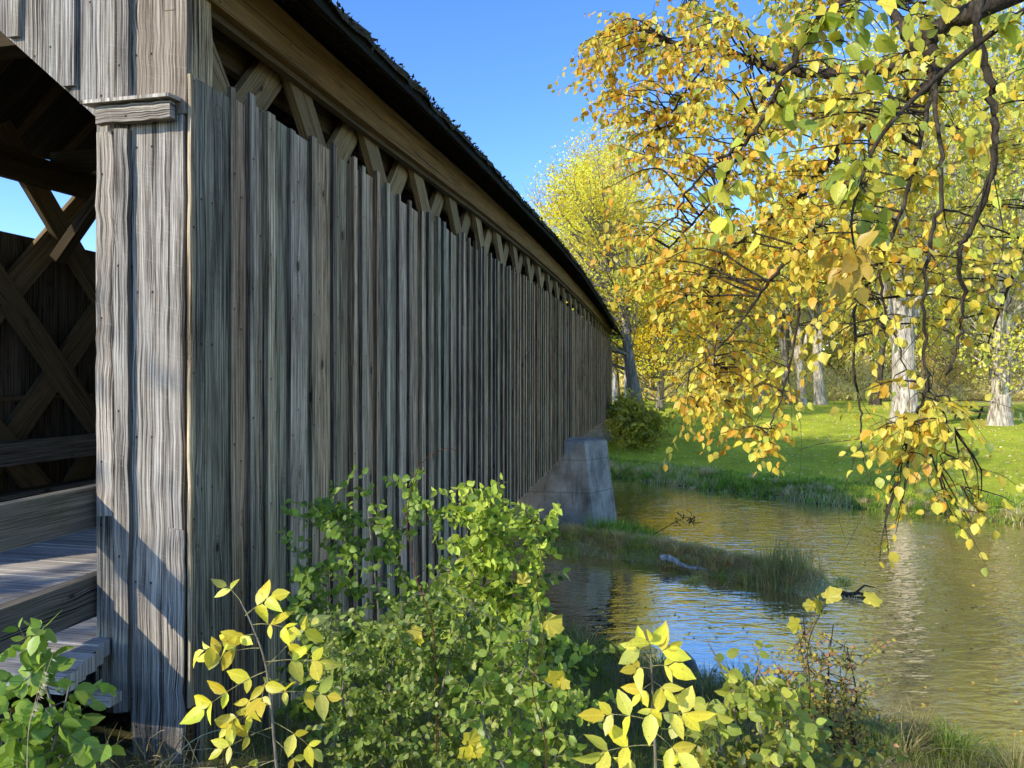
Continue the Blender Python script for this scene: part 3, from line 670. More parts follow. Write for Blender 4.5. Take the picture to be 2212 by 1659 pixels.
# thicket along the far edge of the lawn (cannot be counted)
mb=MB(); n=52000; px=rng.uniform(1150,2650,n); Z=rng.uniform(74,84,n); X=(px-CX)/F*Z
env=(2.2+1.6*np.abs(np.sin(X*.35))+1.2*np.abs(np.sin(X*.83+1)))*(1+.0*Z); zz=height(X,Z)+env*rng.uniform(0,1,n)**.8*(Z-72)/9
cc=rcol(n,[(.92,.76,.34),(.95,.84,.34),(.80,.60,.36),(.88,.84,.24),(.66,.5,.32)],[.25,.25,.2,.2,.1])
leaves(mb,np.stack([X,Z,zz],-1),rng.normal(0,1,(n,3))+[0,0,.8],rng.normal(0,.8,(n,3))+np.array([-.8,-.6,.5])*1.2,rng.uniform(.15,.42,n),cc,RHOMB,.7)
o=mb.build('thicket',M['farleaf']); tag(o,'tan and yellow undergrowth along the far edge of the lawn','undergrowth',kind='stuff')
mb=MB(); n=60000; px=rng.uniform(1050,2800,n); Z=rng.uniform(104,116,n); X=(px-CX)/F*Z
env=13+4*np.sin(X*.11)+2.5*np.sin(X*.37)+1.5*np.sin(X*.9); zz=-2.5+env*rng.uniform(0,1,n)
cc=rcol(n,[(.85,.80,.16),(.74,.70,.16),(.90,.80,.22),(.6,.48,.2)],j=.25)
leaves(mb,np.stack([X,Z,zz],-1),rng.normal(0,1,(n,3)),rng.normal(0,.8,(n,3))+np.array([-.8,-.6,.5])*1.2,rng.uniform(.4,.9,n),cc,RHOMB); o=mb.build('distant_wood',M['farleaf']); tag(o,'distant band of wood filling in behind the park trees','wood',kind='stuff')

# fallen leaves on the lawn
mb=MB(); n=11000; Y=22+46*rng.uniform(0,1,n)**1.3; X=(rng.uniform(1330,2300,n)-CX)/F*Y; k=sdist(X,Y,far_line)>1; X,Y=X[k],Y[k]; n=len(X)
leaves(mb,np.stack([X,Y,height(X,Y)+.03],-1),nrm(rng.normal(0,1,(n,3))*[1,1,.25]),rng.normal(0,.4,(n,3))+[0,0,1],rng.uniform(.06,.15,n),rcol(n,[(.9,.7,.25),(.8,.72,.45),(.6,.4,.12)]),RHOMB)
o=mb.build('fallen_leaves',M['farleaf']); tag(o,'yellow leaves fallen over the lawn','fallen leaves',kind='stuff')

mb=MB(); n=900; Y=rng.uniform(9,33,n); X=(rng.uniform(1180,2250,n)-CX)/F*Y; k=(sdist(X,Y,far_line)<-.1)&(-sdist(X,Y,near_line)<-.1); X,Y=X[k],Y[k]; n=len(X)
leaves(mb,np.stack([X,Y,np.full(n,WATER+.012)],-1),nrm(rng.normal(0,1,(n,3))*[1,1,.03]),rng.normal(0,.08,(n,3))+[0,0,1],rng.uniform(.04,.09,n),rcol(n,[(.85,.62,.12),(.7,.5,.2),(.5,.3,.1)]),RHOMB)
o=mb.build('floating_leaves',M['farleaf']); tag(o,'yellow leaves drifting on the stream','floating leaves',kind='stuff')
# ------------------------------------------------------------------ grasses
def blades(mb,X,Y,Zb,L,wd,cols,bend=.5,wts=None,up=1.0,zlim=None):
    n=len(X); az=rng.uniform(0,6.28,n); b=rng.uniform(.15,1,n)*bend; L=np.broadcast_to(L,(n,))*rng.uniform(.5,1.25,n)
    dx=np.cos(az);dy=np.sin(az); P=np.stack([X,Y,Zb],-1); segs=4; fr=np.linspace(0,1,segs)
    side=np.stack([-dy,dx,np.zeros(n)],-1); vs=[]
    for k,f_ in enumerate(fr):
        hgt=L*(f_*up-.55*b*f_*f_); out=L*b*f_*f_*.95+L*.08*f_
        c=P+np.stack([dx*out,dy*out,hgt],-1); ww=(wd*(1-f_**2)*.5+.0006)
        w_=ww if np.isscalar(ww) else ww[:,None]
        vs+=[c-side*w_,c+side*w_]
    v=np.stack(vs,1); K=2*segs; off=(np.arange(n)*K)[:,None,None]
    f=np.array([(2*k,2*k+1,2*k+3,2*k+2) for k in range(segs-1)])
    mb.add(v.reshape(-1,3),[(f[None]+off).reshape(-1,4)],np.repeat(rcol(n,cols,wts),K,0))
def tussock(mb,cx,cy,zb,n,L,wd,cols,wts=None):
    th=rng.uniform(0,6.28,n); r=np.abs(rng.normal(0,.10,n)); X=cx+np.cos(th)*r; Y=cy+np.sin(th)*r; L=L*rng.uniform(.55,1.2,n); b=rng.uniform(.25,1.15,n)
    az=th+rng.normal(0,.5,n); dx=np.cos(az);dy=np.sin(az); side=np.stack([-dy,dx,np.zeros(n)],-1); P=np.stack([X,Y,np.full(n,zb)],-1); vs=[]
    for f_ in np.linspace(0,1,5):
        c=P+np.stack([dx*L*b*(.25*f_+.75*f_*f_),dy*L*b*(.25*f_+.75*f_*f_),L*(f_-.62*b*f_*f_)],-1); w_=wd*(1-f_**2)*.5+.0008; vs+=[c-side*w_,c+side*w_]
    v=np.stack(vs,1); off=(np.arange(n)*10)[:,None,None]; f=np.array([(2*k,2*k+1,2*k+3,2*k+2) for k in range(4)])
    mb.add(v.reshape(-1,3),[(f[None]+off).reshape(-1,4)],np.repeat(rcol(n,cols,wts),10,0))
GG=[(.34,.50,.07),(.42,.56,.10),(.24,.38,.05)]; GT=[(.82,.66,.36),(.90,.78,.50),(.62,.48,.26)]
def line_pts(line,a,b,n,w0,w1):
    L=np.array(line); seg=np.linalg.norm(np.diff(L,axis=0),axis=1); cum=np.concatenate([[0],np.cumsum(seg)])
    s=rng.uniform(a,b,n); X=np.interp(s,cum,L[:,0]); Y=np.interp(s,cum,L[:,1]); X2=np.interp(s+.1,cum,L[:,0]);Y2=np.interp(s+.1,cum,L[:,1])
    dx,dy=X2-X,Y2-Y; q=np.hypot(dx,dy); o=rng.uniform(w0,w1,n); return X-dy/q*o,Y+dx/q*o,s
mb=MB(); cum=np.concatenate([[0],np.cumsum(np.linalg.norm(np.diff(far_line,axis=0),axis=1))])
X,Y,s=line_pts(far_line,cum[2]-4,cum[-2],26000,-.25,2.0)
Lh=.19+.17*np.clip(vnoise(X,Y,.55,3),-1,1)+.12*np.clip(vnoise(X,Y,1.7,5),-1,1); Lh=np.clip(Lh,.10,.8)
dry=np.clip(vnoise(X,Y,.55,3),0,1)>.35
blades(mb,X[~dry],Y[~dry],height(X[~dry],Y[~dry]),Lh[~dry],.02,GG+[(.16,.2,.06)],.8)
blades(mb,X[dry],Y[dry],height(X[dry],Y[dry]),Lh[dry]*1.15,.018,GG+GT,.9,[.2,.15,.1,.2,.2,.15])
Xc,Yc,sc_=line_pts(far_line,cum[2]-2,cum[-2],260,-.25,1.3)
for a_,b_ in zip(Xc,Yc): 
    q=rng.uniform(); tussock(mb,a_,b_,hz(a_,b_)-.02,110,rng.uniform(.22,.55),.016,(GG if q<.5 else GT if q<.8 else GG+GT))
o=mb.build('bank_grass',M['grass']); tag(o,'long green and straw grass along the far bank','grass',kind='stuff')
# island grass
mb=MB(); n=22000; s=rng.uniform(0,1,n); q=s*4; ii=np.clip(q.astype(int),0,3); fr=q-ii; X=isl[ii,0]*(1-fr)+isl[ii+1,0]*fr; Y=isl[ii,1]*(1-fr)+isl[ii+1,1]*fr; wI=np.interp(X,[0,2,4,5.4,6.6],[.85,1.05,.75,.7,.5])
a=rng.uniform(0,6.28,n); r=np.sqrt(rng.uniform(0,1,n))*wI; X=X+np.cos(a)*r;Y=Y+np.sin(a)*r; Zb=np.maximum(height(X,Y),WATER-.02)
kd=vnoise(X,Y,1.5,9)>-.1
blades(mb,X[kd],Y[kd],Zb[kd],(.14+.10*vnoise(X[kd],Y[kd],3.1,1)).clip(.05,.3),.014,[(.85,.64,.30),(.92,.74,.40),(.68,.48,.26),(.58,.54,.15)],1.6)
blades(mb,X[~kd],Y[~kd],Zb[~kd],(.15+.11*vnoise(X[~kd],Y[~kd],2.7,5)).clip(.05,.35),.014,[(.54,.58,.10),(.46,.50,.10),(.74,.64,.22)],1.3)
IT=[(.90,.62,.28),(.95,.74,.38),(.66,.42,.22),(.70,.56,.16)]; IG=[(.52,.54,.09),(.66,.60,.14),(.80,.62,.24)]
for k_ in range(120):
    q=rng.uniform(0,3.999); i_=int(q); c_=isl[i_]*(1-q+i_)+isl[i_+1]*(q-i_)+rng.normal(0,.36,2)*[1,1]; tussock(mb,c_[0],c_[1],max(hz(*c_),WATER-.03)-.02,130,rng.uniform(.16,.36),.012,IT if rng.uniform()<.6 else IG)
n=3000; X=3.1+rng.normal(0,.38,n); Y=20.1+rng.normal(0,.3,n); blades(mb,X,Y,height(X,Y).clip(WATER,9),.55,.014,GG+[(.2,.26,.04)],.6)
n=330; X=6.0+rng.normal(0,.35,n); Y=15.9+rng.normal(0,.22,n); blades(mb,X,Y,height(X,Y).clip(WATER,9),.70,.016,[(.42,.38,.12),(.60,.48,.2),(.3,.32,.09)],.35)
o=mb.build('island_grass',M['grass']); tag(o,'matted grass and reeds on the narrow islet by the pier','grass',kind='stuff')
# near bank grass
mb=MB(); n=30000; X=rng.uniform(-3.2,8,n); Y=rng.uniform(2.6,13,n); d=-sdist(X,Y,near_line); t_=X*D[0]+Y*D[1]-T0; u_=X*NN[0]+Y*NN[1]-U0
k=(d>.05)&~((u_<.05)&(t_>-.1))&~((u_<-.28)&(t_<0)); X,Y,u_=X[k],Y[k],u_[k]
dry=(vnoise(X,Y,1.2,2)>.25)|(u_<.8)&(rng.uniform(0,1,len(X))<.7)
blades(mb,X[~dry],Y[~dry],height(X[~dry],Y[~dry]),.26,.007,[(.16,.22,.04),(.24,.28,.05),(.12,.15,.03)],.9)
blades(mb,X[dry],Y[dry],height(X[dry],Y[dry]),.30,.006,[(.40,.33,.17),(.28,.25,.09),(.2,.19,.06)],1.1)
for k_ in range(90):
    a_,b_,_=line_pts(near_line,0,0.001,1,0,0); s_=rng.uniform(0,1); a_=rng.uniform(.2,6.5); b_=np.interp(a_,[1,3,4.6,6.5],[11.9,10.3,9.0,7.6])-rng.uniform(.1,2.2)
    tussock(mb,a_,b_,hz(a_,b_)-.03,90,rng.uniform(.3,.6),.010,[(.26,.34,.06),(.2,.28,.05)] if rng.uniform()<.7 else [(.42,.36,.16),(.34,.27,.12)])
o=mb.build('bank_grass',M['grass']); tag(o,'mixed green and straw grass on the near bank','grass',kind='stuff')
# curled dry grass at the foot of the portal post
for (px,py,Z,n,lb) in ((300,1640,4.1,60,'pale dry grass tuft at the foot of the corner post'),(520,1650,3.9,70,'tangled dry grass tuft beside the foot of the yellow sapling')):
    b=W(px,py,Z); b[2]=hz(b[0],b[1])-.02; mb=MB()
    for i in range(n):
        L=rng.uniform(.25,.75); az=rng.uniform(0,6.28); d=np.array([math.cos(az)*.5,math.sin(az)*.5,1.2]); p=b+rng.normal(0,.13,3)*[1.3,1,0]; pts=[p]; v=nrm(d)
        for q in range(12): 
            v=nrm(v+np.array([math.cos(az)*.16,math.sin(az)*.16,-.20])+rng.normal(0,.13,3)); p=p+v*L/11; pts.append(p)
        c=rcol(1,GT+[(.5,.42,.28)])[0]; tube(mb,pts,np.linspace(.0028,.0008,13),3,c)
    o=mb.build('dry_grass',M['grass'],loc=tuple(b)); tag(o,lb,'grass')

# ------------------------------------------------------------------ branching plants
def attract(limbs,targets,tw,lf,leafsize,cols,tpl,wts=None,spacing=.05,twig_r=.006,droop=.25,wf=1.,leafdown=.9,paired=False,colf=None,sub=.5,tipl=.35,lastn=.6):
    """thin branches grow from the nearest limb point to each target and carry leaves"""
    nodes=np.vstack(limbs); P=[];A=[]; T=[]
    for tg in targets:
        d=np.linalg.norm(nodes-tg,axis=1)+np.maximum(0,tg[2]-nodes[:,2])*(0 if droop<0 else .6); s=nodes[d.argmin()]
        L=np.linalg.norm(tg-s)
        if L<.02: continue
        mid=s+(tg-s)*.5+np.array([0,0,droop*L*.5])+rng.normal(0,.06*L,3)
        nn=max(6,int(L/.07)); pts=spline([s,mid,tg],nn); pts=pts+np.cumsum(rng.normal(0,.004,pts.shape),0); 
        tube(tw,pts,np.linspace(min(.0035+.006*L,.013),.0018,nn)*twig_r/.006,4)
        T.append(pts)
        chains=[pts[int(nn*(1-lastn)):]]
        for q in range(rng.poisson(sub*3)):
            i=rng.integers(nn//3,nn); e=pts[i]+np.array([rng.normal(0,.14),rng.normal(0,.14),-abs(droop)*rng.uniform(.1,.7)+rng.normal(0,.08)])*(tipl/.35)
            c=spline([pts[i],(pts[i]+e)/2+[0,0,.04*np.sign(droop)],e],6); tube(tw,c,np.linspace(.0022,.001,6),3); chains.append(c)
        for c in chains:
            le=np.concatenate([[0],np.cumsum(np.linalg.norm(np.diff(c,axis=0),axis=1))]); n=max(2,int(le[-1]/spacing))
            ss=np.linspace(le[-1]*.1,le[-1],n); p=np.stack([np.interp(ss,le,c[:,k]) for k in range(3)],-1); t=nrm(np.stack([np.interp(ss,le,np.gradient(c[:,k])) for k in range(3)],-1))
            sd=nrm(np.cross(t,rng.normal(0,1,3))+1e-6)
            reps=(1,-1) if paired else (1,)
            for r_ in reps:
                sg=(np.where(np.arange(n)%2==0,1,-1) if not paired else r_)*np.ones(n)
                a=nrm(t*.55+sd*sg[:,None]*.75+np.array([0,0,-leafdown])+rng.normal(0,.25,(n,3))); P.append(p); A.append(a)
    P=np.vstack(P);A=np.vstack(A); n=len(P)
    col=rcol(n,cols,wts) if colf is None else colf(P)
    N=nrm(np.cross(A,rng.normal(0,1,(n,3)))+[-.4,-.5,.3])
    S=leafsize*rng.uniform(.6,1.2,n); P=P+A*S[:,None]*.08
    leaves(lf,P,A,N,S,col,tpl,wf); return n

# --- the overhanging elm: trunk outside the frame on the right
def wl(l): return [W(*p) for p in l]
elm_root=np.array([7.2,2.6,0.]); elm_root[2]=hz(7.2,2.6)-.2
EL=thing('elm_tree',tuple(elm_root),'elm whose golden drooping branches hang into the upper right of the view','tree')
fork=elm_root+np.array([-.2,.3,6.2])
mb=MB(); tube(mb,spline([elm_root,elm_root+[.1,.1,2],elm_root+[-.1,.1,4.2],fork],12),np.linspace(.34,.2,12),12,lump=.08); mb.build('trunk',M['bark'],EL,smooth=True)
limbdef=[
 [W(2300,-60,4.3),W(2110,22,4.4),W(2055,46,4.5),W(1979,101,4.8),W(1954,141,5.0),W(1903,151,5.2),W(1828,161,5.5),W(1677,149,6.0),W(1551,106,6.4),W(1450,91,6.7),W(1380,60,7.0),W(1330,75,7.2)],
 [W(2055,46,4.5),W(2004,80,4.5),W(2016,141,4.5),W(2024,171,4.5),W(1974,202,4.7),W(1883,252,5.0),W(1803,333,5.2),W(1740,410,5.5),W(1660,470,5.8),W(1560,560,6.2),W(1480,640,6.6)],
 [W(2180,-90,3.3),W(2112,10,3.2),W(2125,126,3.2),W(2145,227,3.2),W(2148,353,3.2),W(2105,479,3.3),W(2072,544,3.3),W(2083,655,3.4),W(2070,740,3.4),W(2044,811,3.4)],
 [W(1980,-90,2.3),W(1890,-30,2.25),W(1782,30,2.2),W(1700,150,2.2),W(1650,257,2.25),W(1576,328,2.3),W(1500,393,2.4),W(1445,479,2.5)],
 [W(1803,333,5.2),W(1830,420,4.9),W(1777,479,4.8),W(1692,570,4.8),W(1650,625,4.9),W(1601,695,5.0),W(1550,756,5.1),W(1490,801,5.2)],
 [W(2024,171,4.5),W(1990,300,4.2),W(1950,450,4.1),W(1903,580,4.1),W(1924,705,4.2),W(1960,800,4.2)],
 [W(2016,141,4.4),W(2035,400,4.0),W(2000,560,3.9),W(1998,710,3.9),W(2006,832,3.9),W(2044,925,3.9),W(2030,1010,3.9)],
 [W(2004,800,3.9),W(1988,880,3.9),W(1963,933,3.9),W(1950,986,3.9),W(1927,1042,3.9)],
 [W(1883,252,5.0),W(1870,420,4.7),W(1852,600,4.6),W(1846,791,4.6),W(1858,884,4.6),W(1862,953,4.6),W(1840,1000,4.6)],
 [W(1740,410,5.5),W(1735,560,5.2),W(1713,751,5.0),W(1690,850,5.0),W(1660,930,5.0),W(1648,994,5.0)],
 [W(1677,149,6.0),W(1610,300,6.0),W(1540,430,6.1),W(1460,520,6.3),W(1400,590,6.6),W(1345,640,6.9)],
 [W(1551,106,6.4),W(1480,200,6.6),W(1420,290,6.8),W(1350,360,7.2)],
 [W(1560,560,6.2),W(1550,680,6.0),W(1540,800,5.9),W(1505,870,5.9)],
 [W(2300,-60,4.3),W(2330,200,4.6),W(2250,450,5.0),W(2180,620,5.3),W(2120,780,5.5)],
 [W(1979,101,4.8),W(1900,0,5.2),W(1780,-60,5.6),W(1600,-40,6.2),W(1480,-5,6.7)],
]
lr=[(.07,.012),(.055,.008),(.022,.006),(.013,.003),(.022,.004),(.016,.004),(.014,.003),(.011,.003),(.013,.003),(.012,.003),(.018,.003),(.012,.003),(.010,.003),(.03,.004),(.035,.004)]
limbs=[]
for ld,(a,b) in zip(limbdef,lr):
    n=len(ld)*7; p=spline(ld,n); p=p+rng.normal(0,.006,p.shape); limbs.append(p)
    mb=MB()
    if ld is limbdef[0] or ld is limbdef[2] or ld is limbdef[3] or ld is limbdef[13]:
        q=spline([fork,fork+(p[0]-fork)*.5+[0,0,.5],p[0]],10); tube(mb,q,np.linspace(.15 if a>.05 else a*1.6,a,10),8)
    tube(mb,p,np.linspace(a,b,n),7,lump=.05); mb.build('limb',M['twig'],EL,smooth=True)
far_l=[limbs[i] for i in (0,1,4,5,6,7,8,9,10,11,12,13,14,2)]
tw=MB(); lf=MB()
def poly_pts(poly,n,z0,z1):
    poly=np.array(poly,float); out=[]
    mn,mx=poly.min(0),poly.max(0)
    while len(out)<n:
        p=rng.uniform(mn,mx); c=False; j=len(poly)-1
        for i in range(len(poly)):
            if (poly[i,1]>p[1])!=(poly[j,1]>p[1]) and p[0]<(poly[j,0]-poly[i,0])*(p[1]-poly[i,1])/(poly[j,1]-poly[i,1])+poly[i,0]: c=not c
            j=i
        if c: out.append(W(p[0],p[1],rng.uniform(z0,z1)))
    return out
EY=np.array([(.88,.62,.07),(.86,.68,.10),(.80,.64,.10),(.84,.44,.05),(.58,.60,.10),(.38,.46,.09)])
def elmcol(P):
    px=P[:,0]/P[:,1]*F+CX; py=HY-P[:,2]/P[:,1]*F; n=len(P); x=np.clip((px-1250)/900,0,1)
    # older boughs to the left have turned orange, the sheltered middle ones are still green
    w=np.stack([.36-.1*x,.24+0*x,.12+.12*x,.36*(1-x)**1.4+.05,.05+.22*x*(1-np.clip(py/900,0,1)),.01+.30*x*np.clip(1-py/600,0,1)],-1); w/=w.sum(1,keepdims=True)
    cum=w.cumsum(1); r=rng.uniform(0,1,(n,1)); i=(r>cum).sum(1).clip(0,5); c=EY[i]
    return np.clip(c*(1+rng.normal(0,.14,(n,1))),.01,.85)
T=[]
T+=poly_pts([(1262,60),(1400,10),(1560,40),(1560,260),(1420,330),(1280,240),(1235,150)],115,6.2,7.4)
T+=poly_pts([(1400,10),(1800,-10),(1900,200),(1500,300)],80,5.0,6.8)
T+=poly_pts([(1300,300),(1700,200),(1750,560),(1420,700),(1310,560)],140,5.2,7.0)
T+=poly_pts([(1560,230),(2050,80),(2050,520),(1700,620)],105,4.0,5.8)
T+=poly_pts([(1350,560),(1720,500),(1740,860),(1500,850),(1400,700)],72,5.2,6.8)
T+=poly_pts([(1720,500),(2080,420),(2080,700),(1760,760)],56,4.0,5.4)
T+=poly_pts([(2050,0),(2212,0),(2230,560),(2090,800),(2050,420)],60,4.3,5.6)
T+=poly_pts([(1860,830),(2090,850),(2110,1030),(1900,1010)],24,3.6,4.2)
T+=poly_pts([(1440,820),(1700,800),(1700,960),(1460,940)],26,5.0,6.4)
T+=poly_pts([(1640,920),(1700,920),(1690,1000),(1650,1000)],5,4.9,5.1)
nlv=attract(far_l,T,tw,lf,.067,None,ELM,colf=elmcol,droop=.22,spacing=.046,tipl=.42,sub=.75)
# long thin whips reaching down towards the water
for a,b in (((2030,1010,3.9),(2095,1130,3.9)),((2010,980,3.9),(2045,1115,3.85)),((1960,933,3.9),(1945,1150,3.9)),((1940,1040,3.9),(1925,1215,3.9)),((2075,1050,3.95),(2120,1110,3.9)),((2060,925,3.95),(2110,1125,3.9))):
    attract([np.array([W(*a)])],[W(*b)]+[W(b[0]+rng.normal(0,22),b[1]+rng.normal(0,30)-20,b[2]) for q in range(2)],tw,lf,.062,None,ELM,colf=elmcol,droop=.05,spacing=.06,lastn=.3,sub=.3)
# bare fine twigs
for k in range(60):
    l=limbs[rng.choice([1,4,5,6,8,9,10,2,13])]; s=l[rng.integers(len(l)//3,len(l))]; e=s+np.array([rng.normal(-.1,.3),rng.normal(0,.2),rng.uniform(-.75,-.1)]); tube(tw,spline([s,(s+e)/2+rng.normal(0,.06,3)+[0,0,.05],e],7),np.linspace(.003,.001,7),3)
# close bough with large leaves
T=[W(px+rng.normal(0,14),py+rng.normal(0,16),z) for px,py,z,n in ((1800,60,2.15,5),(1880,60,2.1,4),(1880,140,2.1,3),(1740,40,2.2,3),(1700,215,2.2,3),(1585,380,2.25,4),(1560,470,2.3,3),(1650,300,2.25,3),(2000,50,2.2,3)) for q in range(n)]
def gcol(P):
    n=len(P); return rcol(n,[(.46,.50,.06),(.60,.58,.07),(.76,.62,.07),(.32,.40,.06)])
nodeL=limbs[3]; attract([nodeL],T,tw,lf,.064,None,ELM,colf=gcol,droop=.15,spacing=.05,tipl=.16,sub=.25,lastn=.7,twig_r=.004)
# leaf clusters hanging nearer the lens on the right-hand bough
b2=spline([W(2300,-40,2.6),W(2080,120,2.6),W(1930,260,2.6),W(1870,360,2.6),W(1840,470,2.55),W(1850,560,2.5)],30); mb=MB(); q=spline([fork,fork+(b2[0]-fork)*.5+[0,0,.4],b2[0]],10); tube(mb,q,np.linspace(.04,.012,10),6); tube(mb,b2,np.linspace(.012,.003,30),5); mb.build('limb',M['twig'],EL,smooth=True)
T=[W(px+rng.normal(0,16),py+rng.normal(0,16),z) for px,py,z,n in ((1900,220,2.6,5),(1880,410,2.6,6),(1850,340,2.6,3),(2180,40,2.5,4),(1900,490,2.55,3)) for q in range(n)]
attract([b2],T,tw,lf,.072,None,ELM,colf=gcol,droop=.15,spacing=.05,tipl=.16,sub=.25,lastn=.7,twig_r=.004)
T=[W(1820+rng.normal(0,14),600+rng.normal(0,26),2.5) for q in range(5)]
attract([b2],T,tw,lf,.082,None,ELM,colf=lambda P:rcol(len(P),[(.62,.40,.06),(.55,.38,.06)]),droop=.1,spacing=.055,tipl=.14,sub=.2,lastn=.5,twig_r=.004)
tw.build('twigs',M['twig'],EL,smooth=True); lf.build('foliage',M['leaf'],EL,smooth=True)

# --- bushes on the near bank
def bush(name,label,cat,base,stems,targets,ls,cols,tpl,wts=None,spacing=.035,paired=True,twm='paletwig',sr=.009,droop=-.08,leafdown=.15,wf=1.,sub=.6,lastn=.75,group=None,tipl=.3):
    b=np.array([base[0],base[1],hz(*base)-.05]); root=thing(name,tuple(b),label,cat,group); st=MB(); lf=MB(); L=[]
    for s in stems:
        s=[b+rng.normal(0,.08,3)*[1,1,0]]+[np.asarray(q,float) for q in s]; p=spline(s,max(10,len(s)*6)); L.append(p[3:]); tube(st,p,np.linspace(sr,.0025,len(p)),5)
    attract(L,targets,st,lf,ls,cols,tpl,wts,spacing,.004,droop,wf,leafdown,paired,sub=sub,lastn=lastn,tipl=tipl)
    st.build('stems',M[twm],root,smooth=True); lf.build('foliage',M['leaf'],root,smooth=True); return root
DG=[(.30,.42,.06),(.38,.50,.08),(.2,.30,.05)]; LG=[(.52,.62,.08),(.60,.68,.10),(.42,.52,.07)]
b0=(-.75,5.3)
bush('honeysuckle_bush','dense green bush growing against the plank wall, upright shoots with round leaves','bush',b0,
  [[W(700,1400,5.1),W(650,1230,5.2),W(640,1180,5.2)],[W(760,1350,5.2),W(745,1150,5.3),W(718,1080,5.3)],[W(820,1350,5.2),W(800,1150,5.3),W(786,1025,5.3)],[W(870,1350,5.3),W(868,1150,5.4),W(905,1030,5.4)],[W(930,1400,5.3),W(950,1200,5.3)]],
  poly_pts([(640,1200),(700,1130),(760,1050),(800,1090),(860,1110),(905,1050),(920,1150),(990,1240),(1000,1500),(640,1560),(620,1300)],110,4.9,5.7)+[W(px+rng.normal(0,8),py,5.2) for px,py in ((690,1110),(718,1070),(745,1100),(786,1015),(775,1060),(800,1090),(870,1060),(905,1020),(900,1060),(880,1110),(950,1120),(660,1190))],.062,DG+[(.17,.26,.04)],OVAL)
bush('dogwood_bush','light green bush with pointed leaves at the water side of the wall','bush',(.1,5.6),
  [[W(1010,1350,5.2),W(1040,1200,5.2),W(1070,1080,5.2)],[W(1040,1400,5.1),W(1110,1200,5.1),W(1180,1120,5.0)],[W(1000,1300,5.3),W(1010,1150,5.3),W(1020,1050,5.3)],[W(1080,1400,5.1),W(1150,1250,5.1)]],
  poly_pts([(940,1180),(1000,1060),(1080,1080),(1190,1110),(1190,1230),(1160,1420),(960,1420)],95,4.7,5.5)+[W(px+rng.normal(0,8),py,5.1) for px,py in ((1020,1040),(1010,1070),(1060,1075),(1110,1100),(1160,1105),(1195,1115),(1190,1150),(1130,1130))],.068,LG+[(.09,.17,.03)],ASH,wf=1.35)
bush('privet_bush','low bush of small sunlit leaves in front of the two taller green bushes','bush',(-.35,4.3),
  [[W(760,1560,4.1),W(740,1450,4.1),W(700,1330,4.2)],[W(850,1560,4.1),W(850,1420,4.1),W(870,1300,4.2)],[W(950,1560,4.1),W(980,1400,4.1),W(1020,1300,4.2)],[W(1050,1600,4.0),W(1090,1450,4.0)]],
  poly_pts([(640,1330),(700,1290),(860,1290),(1050,1270),(1150,1350),(1170,1480),(1180,1680),(700,1690),(680,1480)],170,3.8,4.5),.042,[(.28,.36,.07),(.36,.44,.09),(.17,.25,.05),(.55,.55,.18)],OVAL,[.35,.3,.25,.1],spacing=.026)
bush('viburnum_shrub','dark green leafy shoots at the lower middle edge beside the red stemmed vine','shrub',(.35,3.7),
  [[W(1130,1560,3.5),W(1140,1420,3.5),W(1150,1330,3.5)],[W(1060,1600,3.4),W(1050,1500,3.5)],[W(1200,1620,3.5),W(1190,1500,3.6)]],
  poly_pts([(1040,1420),(1150,1300),(1230,1400),(1260,1560),(1250,1690),(1020,1690)],60,3.3,3.8),.055,[(.24,.34,.05),(.32,.42,.06),(.46,.52,.10)],OVAL)
bush('alder_sapling','leafy green sapling in front of the deck at the lower left corner','sapling',(-2.15,3.15),
  [[W(115,1560,3.25),W(85,1440,3.25),W(75,1370,3.25)],[W(130,1560,3.2),W(150,1480,3.2)],[W(70,1620,3.2),W(40,1560,3.2)],[W(150,1640,3.2),W(180,1590,3.2)]],
  [W(px,py,3.2+rng.normal(0,.1)) for px,py in ((75,1365),(95,1360),(60,1400),(110,1420),(130,1470),(90,1440),(140,1500),(70,1470),(100,1530),(30,1600),(60,1580),(10,1560),(150,1560),(180,1590),(110,1600),(160,1630),(80,1640),(40,1650),(130,1660),(190,1650),(20,1620),(60,1670))],.088,[(.28,.40,.06),(.34,.46,.08),(.2,.32,.05)],OVAL,wf=1.05,spacing=.055,lastn=.6,sub=.4)
bush('honeysuckle_bush','small shrub of dull green oval leaves right of the tall yellow sapling','bush',(1.2,3.2),
  [[W(1590,1560,3.2),W(1560,1450,3.2),W(1525,1380,3.2)],[W(1640,1560,3.2),W(1640,1440,3.2),W(1625,1390,3.2)],[W(1560,1620,3.1),W(1500,1600,3.1)],[W(1700,1620,3.2),W(1720,1560,3.2)]],
  [W(1525,1385,3.2),W(1535,1400,3.2),W(1550,1440,3.2),W(1625,1395,3.2),W(1640,1420,3.2),W(1650,1400,3.2),W(1590,1470,3.2),W(1660,1470,3.2)]+poly_pts([(1500,1500),(1600,1450),(1760,1520),(1820,1600),(1800,1690),(1480,1690)],26,2.9,3.4),.062,[(.30,.36,.06),(.40,.46,.08),(.6,.58,.1)],OVAL,spacing=.045,sub=.4)
bush('wild_rose','thin stemmed shrub with tiny bronze and yellow leaves standing before the open water','shrub',(1.9,3.5),
  [[W(1740,1600,3.6),W(1745,1450,3.7),W(1735,1330,3.7)],[W(1800,1600,3.7),W(1790,1450,3.7),W(1800,1350,3.7)],[W(1850,1620,3.7),W(1850,1500,3.8),W(1830,1400,3.8)],[W(1700,1600,3.7),W(1690,1500,3.7)]],
  poly_pts([(1660,1450),(1740,1350),(1810,1370),(1860,1450),(1890,1560),(1900,1650),(1680,1650)],85,3.5,4.0),.024,[(.5,.42,.08),(.38,.38,.08),(.62,.46,.08),(.45,.22,.1)],OVAL,twm='twig',spacing=.03,sub=.5)
